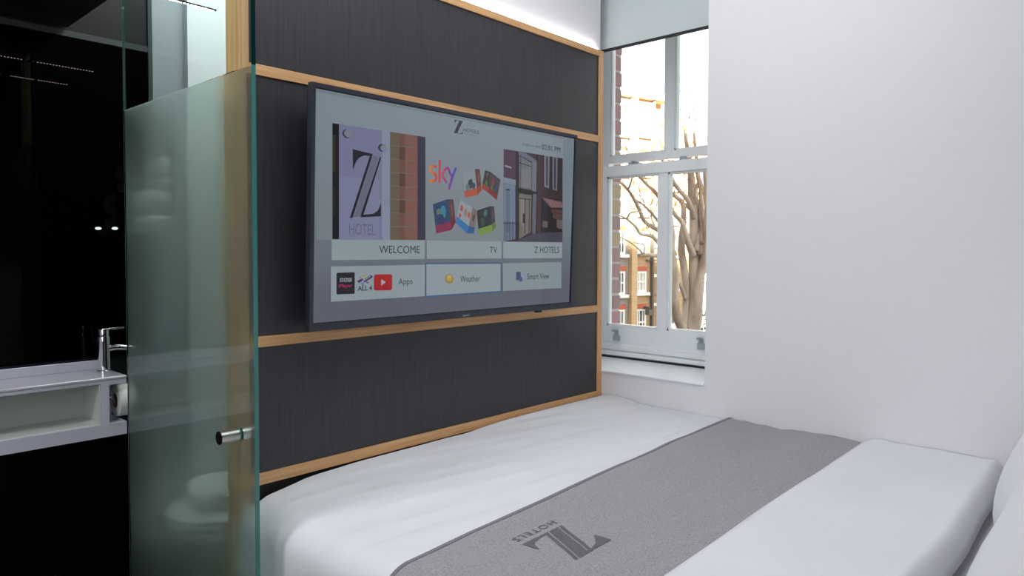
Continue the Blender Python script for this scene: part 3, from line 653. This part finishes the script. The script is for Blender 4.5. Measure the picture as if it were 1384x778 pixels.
for nm, (x0, z0, z1), lab in (('folded_towel', (-1.313, 1.3145, 1.362), 'white folded towel at the bottom of the shelf stack'), ('folded_towel', (-1.316, 1.362, 1.436), 'thick white towel second from the bottom of the shelf stack'),
                      ('folded_towel', (-1.275, 1.436, 1.472), 'thin white towel under the topmost one on the shelf'), ('folded_towel', (-1.279, 1.472, 1.528), 'white rolled towel topmost on the shelf stack')):
    o = obj(nm, soft_box((x0+.022-1.2045)/2, .742, (z0+z1)/2, -1.2045-x0-.022, .125, z1-z0, 4, 2.6, .004, x0), TOWEL, smooth='all'); tag(o, lab, 'towel', 'towels on the shelf')
# toilet
tl = thing('toilet', 'white toilet with closed lid seen blurred through the frosted glass door', 'toilet', (-.92, .80, 0))
def dshape(x0, x1, yc, hw, z, n=40, k=1.0):
    """plan of a toilet lid: round nose at x0, square back at x1"""
    pts = []
    rx = (x1-x0)*.55
    for i in range(n+1):
        a = math.pi/2+math.pi*i/n; pts.append((x0+rx+rx*math.cos(a)*1.0, yc+hw*math.sin(a), z))
    pts.append((x1, yc-hw*.9, z)); pts.append((x1, yc+hw*.9, z)); return pts
def stack(levels):
    bm = bmesh.new(); rings = [[bm.verts.new(p) for p in L] for L in levels]
    for A, B in zip(rings, rings[1:]):
        for k in range(len(A)): bm.faces.new((A[k], A[(k+1) % len(A)], B[(k+1) % len(A)], B[k]))
    bm.faces.new(rings[0][::-1]); bm.faces.new(rings[-1]); return bm
yc = .80
obj('lid', stack([dshape(-1.180, -.74, yc, .182, .404), dshape(-1.186, -.74, yc, .187, .408), dshape(-1.186, -.74, yc, .187, .416), dshape(-1.172, -.745, yc, .176, .424), dshape(-1.10, -.78, yc, .12, .428)]), CERAM, tl, smooth=True)
obj('seat_ring', stack([dshape(-1.178, -.74, yc, .180, .384), dshape(-1.184, -.74, yc, .185, .388), dshape(-1.184, -.74, yc, .185, .396), dshape(-1.178, -.74, yc, .180, .400)]), CERAM, tl, smooth=True)
obj('bowl', stack([dshape(-.98, -.665, yc, .10, .0), dshape(-.99, -.665, yc, .105, .05), dshape(-1.02, -.665, yc, .12, .16), dshape(-1.10, -.665, yc, .155, .27), dshape(-1.155, -.665, yc, .175, .33), dshape(-1.172, -.665, yc, .182, .36), dshape(-1.172, -.665, yc, .182, .381)]), CERAM, tl, smooth=True)
bm = bmesh.new(); cyl(bm, (-.73, yc-.10, .412), (-.73, yc+.10, .412), .010); obj('hinge_bar', bm, CHROME, tl, smooth=True)
bm = soft_box(-.975, .775, .4705, .30, .22, .080, 6, 3.2, .006, 3)
o = obj('folded_towel', bm, TOWEL, smooth='all'); tag(o, 'thick white folded towel lying on the closed toilet lid', 'towel'); o.data.transform(Matrix.Translation(Vector((-.975, .775, 0))) @ Matrix.Rotation(R(-14), 4, 'Z') @ Matrix.Translation(Vector((.975, -.775, 0))))

# ------------------------------------------------------------------ bed
bed = thing('bed', 'low dark divan bed and mattress under the white duvet beside the window wall', 'bed', (-.68, -.98, 0))
obj('divan_base', bevel(box(-1.330, -.004, -1.945, -.020, .03, .40), .01), CARCASS, bed)
bm = bevel(box(-1.335, -.003, -1.95, -.022, .4005, .655), .04, 4); obj('mattress', bm, mat('mattress_ticking', (225, 225, 228), .9), bed, smooth=True)
def fold(x, y):
    """soft wrinkles running mostly across the bed"""
    s = 0
    s += .0062*noise.noise(Vector((x*1.3+3, y*9+x*1.2, 1.7)))
    s += .0036*noise.noise(Vector((x*2.6, y*22+x*3.0, 5.1)))
    s += (.0030 if y > -.5 else .0018)*noise.noise(Vector((x*6, y*40+x*6, 9.3)))
    s += .0050*noise.noise(Vector((x*1.6, y*2.2, 2.2)))
    return s*(1-.8*math.exp(-((x+1.07)/.16)**2-((y+.67)/.13)**2))
XE, RAD, DROP = -1.390, .065, .36
def shrink(y):
    t = min(1, max(0, (y+.26)/.16)); return .012*t*t*(3-2*t)
def duv(s, y, off=0.0, gain=1.0):
    """s = cloth length from the window wall going left; rounds over the mattress edge and hangs"""
    x = -s; ztop = .716+.010*math.exp(-((x+.1)/.5)**2)
    if y > -.22: ztop += .022*(1+y/.22)*min(1, max(0, (x+1.43)/.22))
    edge = -XE-RAD-.02-shrink(y)
    crown = .010*max(0, (s-.75)/.6)**2
    w_ = fold(x, y)*gain
    # corner of the duvet at the foot slopes away from the panelling
    k = max(0, (s-.95)/.4); kc_ = max(0, (y+.30)/.30); ztop -= .006*k*k*kc_
    if s < edge:
        return Vector((x, y, ztop-crown+w_+off))
    a = (s-edge)/(RAD+off)
    crown = .010*max(0, (edge-.75)/.6)**2
    if a < math.pi/2:
        return Vector((-edge-(RAD+off+w_)*math.sin(a), y, ztop-crown-RAD+(RAD+off+w_)*math.cos(a)))
    h = s-edge-(RAD+off)*math.pi/2
    wv = .006*noise.noise(Vector((h*2, y*14, 4)))+.010*noise.noise(Vector((h*1.2, y*6, 8)))*min(1, h/.1)
    return Vector((-edge-RAD-off-w_-abs(wv)*.8, y, ztop-crown-RAD-h))
def sheetmesh(fn, s0, s1, y0, y1, ns, ny):
    bm = bmesh.new(); g = [[bm.verts.new(fn(s0+(s1-s0)*i/ns, y0+(y1-y0)*j/ny)) for j in range(ny+1)] for i in range(ns+1)]
    for i in range(ns):
        for j in range(ny): bm.faces.new((g[i][j], g[i+1][j], g[i+1][j+1], g[i][j+1]))
    return bm
def solid(o, th, off=-1):
    md = o.modifiers.new('thickness', 'SOLIDIFY'); md.thickness = th; md.offset = off; return o
SM = -XE-RAD-.02+RAD*math.pi/2+DROP
dv = thing('duvet', 'white cotton duvet spread over the bed with its head end turned back', 'duvet', (-.68, -.6, .70))
def dfn(s, y):
    v = duv(s, y)
    if y > -.035:                                   # rolled foot edge against the panelling
        t = (y+.035)/.030; v.z -= .018*t*t
    return v
def flip_up(o):
    me = o.data; up = sum(p.normal.z*p.area for p in me.polygons)
    if up < 0: me.flip_normals()
o = obj('cover', sheetmesh(dfn, .002, SM, -1.175, -.004, 150, 150), LINEN, dv, smooth='all'); flip_up(o); solid(o, .014)
# turned-back head end lying over the runner
def foldedge(s, y):
    t = (-.880-y)/.335      # 0 at the runner edge .. 1 at the head end
    t = min(max(t, 0), 1)
    e = min(t/.10, 1); lift = .006+(.011+.010*min(1, s/.5))*math.sin(e*math.pi/2)
    if t > .90: lift -= .050*((t-.90)/.10)**2
    g = .010*noise.noise(Vector((s*2.2, y*3, 11)))*e
    v = duv(s, y, 0, .6); yy = y - .012*noise.noise(Vector((s*3.0, 3, y*2)))*t
    nz = lift+g
    edge = -XE-RAD-.02-shrink(y)
    if s < edge: return Vector((v.x, yy, v.z+nz))
    a = min((s-edge)/RAD, math.pi/2)
    return Vector((v.x-nz*math.sin(a), yy, v.z+nz*math.cos(a)))
o = obj('turned_back_end', sheetmesh(foldedge, .003, SM-.02, -1.215, -.880, 150, 60), LINEN, dv, smooth='all'); flip_up(o); solid(o, .006)
# runner
rn = thing('bed_runner', 'grey felt bed runner printed with a charcoal Z logo lying across the white duvet', 'bed runner', (-.68, -.7, .72))
def ry0(s): return -.488-.024*min(s, 1.2)/1.2-.010*max(0, s-1.15)+.004*math.sin(s*5)
def runner(s, y, off=.0035): return duv(s, y, off)
def rfn(s, t): return duv(s, ry0(s)+(-.915-ry0(s))*t, .0035)
o = obj('runner_cloth', sheetmesh(rfn, .003, SM-.04, 0.012, 1, 150, 70), GREYF, rn, smooth='all'); flip_up(o); solid(o, .002)
def hfn(s, t): return duv(s, ry0(s)+(-.915-ry0(s))*t, .0050)
o = obj('hem', sheetmesh(hfn, .003, SM-.04, 0, .022, 150, 3), GREYH, rn, smooth='all'); flip_up(o); solid(o, .003)
def onrunner(polys, name):
    """polygons in logo coordinates (u right, v up of the lettering, which reads from the panel side)"""
    bm = bmesh.new()
    for P in polys:
        vs = [bm.verts.new((-(1.007+u), -(.620+v), .74)) for u, v in P]; bm.faces.new(vs)
    return bm
def drape(bm, off=.0043, cuts=0):
    bmesh.ops.triangulate(bm, faces=bm.faces)
    for v in bm.verts: v.co = duv(-v.co.x, v.co.y, off)
    return bm
def densify(bm, L=.006):
    for _ in range(5):
        es = [e for e in bm.edges if e.calc_length() > L]
        if not es: break
        bmesh.ops.subdivide_edges(bm, edges=es, cuts=1); bmesh.ops.triangulate(bm, faces=bm.faces)
    return bm
# the letter: top bar with serif, three diagonal strokes, bottom bar with serif
ZP = [[(0, .115), (.066, .113), (.070, .108), (.050, .107), (.034, .102), (.020, .092), (.008, .080), (.003, .080)],
      [(.058, .115), (.0665, .115), (.013, .001), (.004, .001)],
      [(.0705, .115), (.0975, .115), (.044, .001), (.017, .001)],
      [(.1015, .115), (.1090, .115), (.056, .001), (.048, .001)],
      [(.050, .001), (.121, .001), (.118, .037), (.114, .036), (.108, .020), (.096, .012), (.080, .008), (.056, .007)]]
bm = onrunner(ZP, 'z'); bmesh.ops.triangulate(bm, faces=bm.faces); densify(bm); drape(bm)
o = obj('logo_letter', bm, LOGOF, rn); flip_up(o)
me = text_mesh('HOTELS', .012, 1.25); xs = [v.co.x for v in me.vertices]; ys = [v.co.y for v in me.vertices]
bm = bmesh.new(); bm.from_mesh(me)
for v in bm.verts:
    u = (v.co.x-min(xs))/(max(xs)-min(xs))*.118+.002; vv = -.028+(v.co.y-min(ys))/(max(ys)-min(ys))*.017
    v.co = Vector((-(1.007+u), -(.620+vv), .74))
densify(bm, .01); drape(bm); o = obj('logo_word', bm, LOGOF, rn); flip_up(o)
# bottom sheet and pillows
o = obj('fitted_sheet', sheetmesh(lambda s, y: Vector((-s, y, .690 if False else .668+.004*noise.noise(Vector((s*3, y*5, 2))))), .004, 1.31, -1.93, -1.15, 60, 40), LINEN, smooth='all'); flip_up(o); solid(o, .006)
tag(o, 'white fitted sheet showing between the duvet and the pillows', 'sheet')
def pillow(cx, cy, cz, lx, ly, lz, tilt, lab, seed):
    t = thing('pillow', lab, 'pillow', (cx, cy, cz), 'white pillows at the head of the bed')
    bm = bmesh.new(); n, mm = 44, 22; rings = []
    for j in range(1, mm):
        ph = -math.pi/2+math.pi*j/mm; rings.append([])
        for i in range(n):
            th = 2*math.pi*i/n; c = abs(math.cos(ph))**.8
            x = math.copysign(abs(math.cos(th))**.62, math.cos(th))*c; y = math.copysign(abs(math.sin(th))**.62, math.sin(th))*c
            edge_ = min(1, max(abs(x), abs(y)))
            z = math.copysign(abs(math.sin(ph))**.9, math.sin(ph))*(1-.25*edge_**4)
            v = Vector((x*lx/2, y*ly/2, z*lz/2)); v.z += .008*noise.noise(Vector((x*2+seed, y*2, z)))
            rings[-1].append(bm.verts.new(v))
    for A, B in zip(rings, rings[1:]):
        for k in range(n): bm.faces.new((A[k], A[(k+1) % n], B[(k+1) % n], B[k]))
    bm.faces.new(rings[0][::-1]); bm.faces.new(rings[-1])
    bmesh.ops.rotate(bm, verts=bm.verts, cent=(0, 0, 0), matrix=Matrix.Rotation(tilt, 3, 'X'))
    o = obj('pillow_case', bm, LINEN, t, smooth='all', local=True); return t
pillow(-.345, -1.388, .932, .64, .52, .17, R(-63), 'white pillow beside the window wall, leaning at the head of the bed', 1)
pillow(-.985, -1.428, .932, .62, .52, .17, R(-63), 'white pillow on the room side, nearest the right edge of the picture', 5)

# ------------------------------------------------------------------ outside: our own brick facade
ZB = 15.0
bm = boxes((.451, .56, -14, -.345, -8, ZB), (.451, .56, .306, 40, -8, ZB), (.451, .56, -.345, .306, -8, .85), (.451, .56, -.345, .306, 2.55, ZB))
struct('wall_exterior', bm, BRICKNEAR)
# ragged brick arrises of the reveal that show beside the sash
random.seed(2)
bm = bmesh.new(); z = .86; k = 0
BC = [mat('brick_%d' % i, c, .9) for i, c in enumerate([(150, 116, 118), (142, 122, 120), (158, 142, 120), (134, 112, 112)])]
mo = mat('lime_mortar', (172, 164, 162), .95)
while z < 2.5:
    d = random.uniform(-.003, .003); f0 = len(bm.faces)
    bx(bm, .455, .564+d, .300+random.uniform(-.001, .001), .36, z, z+.058); bm.faces.ensure_lookup_table()
    for f in bm.faces[f0:]: f.material_index = random.choice([0, 0, 1, 1, 2, 3])
    f0 = len(bm.faces); bx(bm, .455, .559, .3025, .36, z+.058, z+.070); bm.faces.ensure_lookup_table()
    for f in bm.faces[f0:]: f.material_index = 4
    z += .070
struct('trim_2', bm, BC+[mo])
struct('trim_3', box(.452, .66, -.345, .299, .80, .868), mat('stone_sill', (190, 186, 178), .9))
gr = struct('ground', box(.6, 130, -60, 110, -8.2, -8.0), GROUND)

# facade across the yard
FD = Vector((math.sin(R(105)), math.cos(R(105)), 0)); FO = at(860, 380, 50.0); FO.z = 0; FN = Vector((-FD.y, FD.x, 0))
if FN.dot(CAM-FO) < 0: FN = -FN
def fac(u, v, off=0.0):
    """where a sight line meets the facade plane (off metres in front of it): (s, z)"""
    d = ray(u, v); O = FO+FN*off; t = (O-CAM).dot(FN)/d.dot(FN); q = CAM+d*t; return (q-FO).dot(FD), q.z
def fbox(bm, s0, s1, z0, z1, o0, o1):
    vs = [bm.verts.new(FO+FD*s+FN*o+Vector((0, 0, z))) for s in (s0, s1) for o in (o0, o1) for z in (z0, z1)]
    for f in ((0, 1, 3, 2), (4, 6, 7, 5), (0, 4, 5, 1), (2, 3, 7, 6), (0, 2, 6, 4), (1, 5, 7, 3)): bm.faces.new([vs[i] for i in f])
    return bm
ap = thing('apartment_building', 'tan and sooty brick apartment building with white sash windows across the yard', 'building', FO)
S = lambda u: fac(u, 380)[0]; Z = lambda v: fac(860, v)[1]
ztop = Z(133)
def facwall(name, u0, u1, o1, m, top=ztop, o0=-6): obj(name, fbox(bmesh.new(), S(u0), S(u1), -8, top, o0, o1), m, ap)
facwall('wall', 790, 849.5, 0, BRICKGREY)
facwall('pier', 849.5, 857, .35, BRICKPIER)
facwall('wall', 857, 879.5, .02, BRICKTAN)
facwall('wall', 879.5, 899, -.6, BRICKTAN)
facwall('wall', 899, 944, .1, BRICKTAN, Z(150))
obj('cornice', fbox(bmesh.new(), S(788), S(900), ztop, ztop+.5, -6, .5), CREAM, ap)
WFR = mat('white_sash_paint', (232, 228, 220), .5)
def bwin(u0, u1, v0, v1, o, mull=2, lintel=True, curtain=False, dk=DGLASS):
    s0, s1 = S(u0), S(u1); z1, z0 = Z(v0), Z(v1); fr = .16
    bm = bmesh.new(); fbox(bm, s0, s0+fr, z0, z1, o-.02, o+.10); fbox(bm, s1-fr, s1, z0, z1, o-.02, o+.10)
    fbox(bm, s0+fr, s1-fr, z0, z0+.16, o-.02, o+.10); fbox(bm, s0+fr, s1-fr, z1-.14, z1, o-.02, o+.10)
    zm = (z0+z1)/2; fbox(bm, s0+fr, s1-fr, zm-.06, zm+.06, o-.02, o+.10)
    for k in range(1, mull+1):
        sm = s0+(s1-s0)*k/(mull+1); fbox(bm, sm-.045, sm+.045, z0+.16, z1-.14, o-.02, o+.08)
    f = obj('window', bm, WFR, ap)
    obj('pane', fbox(bmesh.new(), s0+fr, s1-fr, z0+.16, z1-.14, o+.005, o+.02), BLINDW if curtain else dk, f)
    obj('window_sill', fbox(bmesh.new(), s0-.2, s1+.2, z0-.22, z0-.001, o, o+.3), WFR, f)
    if lintel:
        bm = bmesh.new(); fbox(bm, s0-.12, s1+.12, z1+.02, z1+.34, o+.0, o+.06); obj('brick_arch', bm, REDARCH, f)
for v0, v1 in ((417, 455), (366, 397), (312, 343.5), (259, 291), (206, 237), (152, 184)):
    bwin(828, 843.3, v0, v1, .03, 2); bwin(858.6, 871.6, v0+.5, v1-2, .05, 2, curtain=(v0 < 380))
for v0, v1 in ((425, 452), (389, 411), (349, 371), (308, 330), (266, 288)): bwin(881.3, 889, v0, v1, -.57, 1)
for v0, v1 in ((411, 443), (368, 391), (322, 345), (276, 299), (232, 252), (190, 208)): bwin(900.5, 910.5, v0, v1, .13, 1)
bm = bmesh.new(); fbox(bm, S(878.2), S(880.2), -8, ztop, .02, .3); obj('drainpipe', bm, PIPE, ap)
bm = bmesh.new(); fbox(bm, S(872), S(886), Z(352.5), Z(351), .05, .2); obj('drainpipe', bm, PIPE, ap)
bm = bmesh.new(); fbox(bm, S(872), S(886), Z(400.5), Z(399), .05, .2); obj('drainpipe', bm, PIPE, ap)
bm = bmesh.new(); fbox(bm, S(867), S(871), Z(425), Z(418), .4, .8); fbox(bm, S(868.5), S(869.5), Z(418), Z(414), .02, .7); obj('wall_lantern', bm, PIPE, ap)
# far red and cream building at the right
fb = thing('terrace_house', 'distant red brick and cream house glimpsed right of the tree trunk', 'building', at(955, 390, 75))
q0 = at(938, 345, 75); dW = Rt.copy(); dW.z = 0; dW.normalize(); nW = Vector((-dW.y, dW.x, 0))
def qb(bm, a0, a1, z0, z1, o0, o1):
    vs = [bm.verts.new(q0*1+dW*s+nW*o+Vector((0, 0, z-q0.z))) for s in (a0, a1) for o in (o0, o1) for z in (z0, z1)]
    for f in ((0, 1, 3, 2), (4, 6, 7, 5), (0, 4, 5, 1), (2, 3, 7, 6), (0, 2, 6, 4), (1, 5, 7, 3)): bm.faces.new([vs[i] for i in f])
    return bm
obj('wall', qb(bmesh.new(), 0, 12, -8, 6, 0, 6), CREAM, fb)
for k in range(4):
    obj('brick_band', qb(bmesh.new(), 0, 12, -6.2+k*3, -4.8+k*3, -.1, 0), REDBLD, fb)
for k in range(4):
    for j in range(3): obj('window', qb(bmesh.new(), .9+j*1.6, 1.6+j*1.6, -6.0+k*3, -4.9+k*3, -.16, -.1), DGLASS, fb)

# plane tree
tree = thing('plane_tree', 'large bare pollarded plane tree in the yard seen through the window', 'tree', at(930, 440, 17.0)*1)
tree.location.z = -8.0
def limb(pts, w0=17.0, dw=0.0):
    n_ = len(pts); P = [at(u, v, w0+dw*i/(max(n_-1, 1))) for i, (u, v, r) in enumerate(pts)]; rs = [r/FPX*(w0+dw*i/max(n_-1, 1)) for i, (u, v, r) in enumerate(pts)]
    return P, rs
def addlimb(name, pts, w0=17.0, dw=0.0, n=10):
    P, rs = limb(pts, w0, dw); bm = bmesh.new(); tube(bm, P, rs, n); return obj(name, bm, BARK, tree, smooth='all')
base = at(932, 449, 17.0)
bm = bmesh.new(); g0 = Vector((base.x, base.y, -8.0)); tube(bm, [g0, g0+(base-g0)*.5, at(934, 480, 17.0), at(935, 449, 17.0)], [.42, .34, .34, .27], 16); obj('trunk', bm, BARK, tree, smooth='all')
SP = [  # (u, v, radius) along each limb
 [(936, 470, 12), (937, 448, 10.5), (940, 420, 9.5), (942, 394, 9), (946, 372, 7), (951.5, 350, 6), (955, 320, 5), (956, 280, 4), (953, 230, 3)],
 [(941, 400, 8), (939.5, 375, 8), (938.5, 350, 8), (938, 323, 7), (937.8, 287, 6), (935, 269, 5.5), (934.7, 243, 5), (931, 215, 3.5), (926, 180, 2)],
 [(930, 470, 9), (922.8, 446, 6.5), (914, 425, 6), (911.5, 400, 5.8), (912, 376, 6), (907.5, 350, 7), (906, 335, 6.5), (908.5, 317, 4.5), (905, 290, 4), (901.5, 263, 3), (897, 240, 2)],
 [(928, 465, 8), (926.5, 444, 6), (927.5, 394, 5), (924, 358, 5), (921, 340, 5), (922, 318, 5), (924, 299, 4), (923, 276, 3.2), (913, 265, 2.8), (902, 255, 2.3), (893, 247, 1.5)],
 [(927, 405, 3), (921, 388, 3), (915, 376, 2.5)],
 [(937, 345, 5), (931, 330, 4.5), (922.4, 302, 3.5), (914, 292, 3), (907, 283.6, 2.5), (900, 270, 2)],
 [(950, 330, 5), (949, 305, 4), (941, 290, 3.5), (933, 282, 3), (922, 274, 2.5)],
 [(938, 295, 4), (930, 271, 3.4), (916, 254, 3), (904, 234, 2.4), (893, 212, 1.6)],
 [(946, 345, 5), (951, 317, 4.5), (947.8, 287, 4), (947.8, 256, 3.5), (944, 240, 3), (941, 210, 2.4), (938, 180, 1.5)],
 [(941, 340, 5), (945, 310, 4), (943, 280, 3), (940, 262, 2.5), (944, 245, 2)],
 [(911, 345, 4.5), (902, 322, 4), (887, 309.4, 3), (872, 300, 2.8), (864.4, 284, 2.7), (856.7, 268.5, 2.3), (847.4, 254.7, 2), (832.8, 242.3, 1.6), (818, 235, 1.2)],
 [(848.5, 256, 1.6), (851.5, 250, 1.5), (854.4, 239, 1.4), (856, 218, 1)],
 [(902, 322, 3), (887.5, 296, 2), (873.6, 281, 1.8), (866, 274, 1.6), (857.5, 270.6, 1.4)],
 [(904, 290, 3), (887.5, 262, 2.6), (876.7, 251.6, 2.3), (867.5, 242, 2), (863, 236, 1.6), (850, 215, 1)],
 [(905, 350, 4), (895, 335, 3), (887.5, 325.5, 2.5), (881, 319, 2.4), (866, 316, 2.2), (859.8, 307, 2), (847.4, 296, 1.5), (833.6, 289.3, 1.1), (820, 283, .8)],
 [(847, 295, 1), (852, 287.5, 1), (863, 286, .9), (870, 291.6, .8), (875, 310, .7)],
 [(905, 352, 4), (890, 346, 3), (876, 344, 2.2), (863, 344.5, 2)],
 [(868, 343, 1.6), (865, 338, 1.2), (853.6, 328.6, .9), (835, 318, .6)],
 [(870, 343, 1.4), (871, 331.7, 1), (864, 328.5, .8), (855, 327.8, .6)]]
random.seed(11)
tips = []
for i, pts in enumerate(SP):
    dw = [0, .6, -.8, .4, 0, -.5, 1, -1, .7, 1.1, -1.6, -.4, -1, -1.2, -2, -.4, -1.4, -.3, .3][i]
    w0 = {11: 15.4, 15: 15.2, 17: 15.6, 18: 15.7}.get(i, 17.0)
    addlimb('branch', pts, w0, dw, 12 if pts[0][2] > 5 else 8)
    for k in range(2, len(pts)): tips.append((pts[k], w0+dw*k/(len(pts)-1)))
bm = bmesh.new()
def twig(u, v, wd, ang, L, r, depth):
    pts = [(u, v)]; a = ang
    for k in range(3):
        a += random.uniform(-.35, .35); u += math.cos(a)*L/3; v -= math.sin(a)*L/3; pts.append((u, v))
    P = [at(x, y, wd+random.uniform(-.05, .05)) for x, y in pts]; tube(bm, P, [r/FPX*wd*(1-.25*k) for k in range(4)], 4)
    if depth > 0:
        for k in range(random.choice((2, 3))): twig(*pts[random.choice((1, 2, 3))], wd, a+random.uniform(-.8, .8), L*.7, r*.6, depth-1)
for (u, v, r), wd in tips:
    if v < 320:
        for k in range(2): twig(u, v, wd, R(90)+random.uniform(-.8, .8), random.uniform(22, 60), min(.6, r*.35), 2)
o = obj('twigs', bm, TWIG, tree); o['kind'] = 'stuff'
# hedge at the foot of the tree on the right
bm = bmesh.new(); random.seed(5); hc = at(956, 446, 24)
for k in range(900):
    p = hc+Vector((random.gauss(0, .6), random.gauss(0, .6), random.uniform(-2.5, .55))); s = random.uniform(.05, .12); a = Vector((random.gauss(0, 1), random.gauss(0, 1), random.gauss(0, 1))).normalized()*s; b_ = a.orthogonal().normalized()*s*.6
    bm.faces.new([bm.verts.new(q) for q in (p-a, p+b_, p+a, p-b_)])
bush = thing('evergreen_bush', 'dark green bush at the right of the tree trunk outside', 'bush', (hc.x, hc.y, -8))
obj('foliage', bm, LEAF, bush)
bm = bmesh.new(); tube(bm, [(hc.x, hc.y, -8), (hc.x, hc.y, -4), (hc.x, hc.y, hc.z-1)], [.12, .1, .05], 8); obj('stem', bm, BARK, bush)
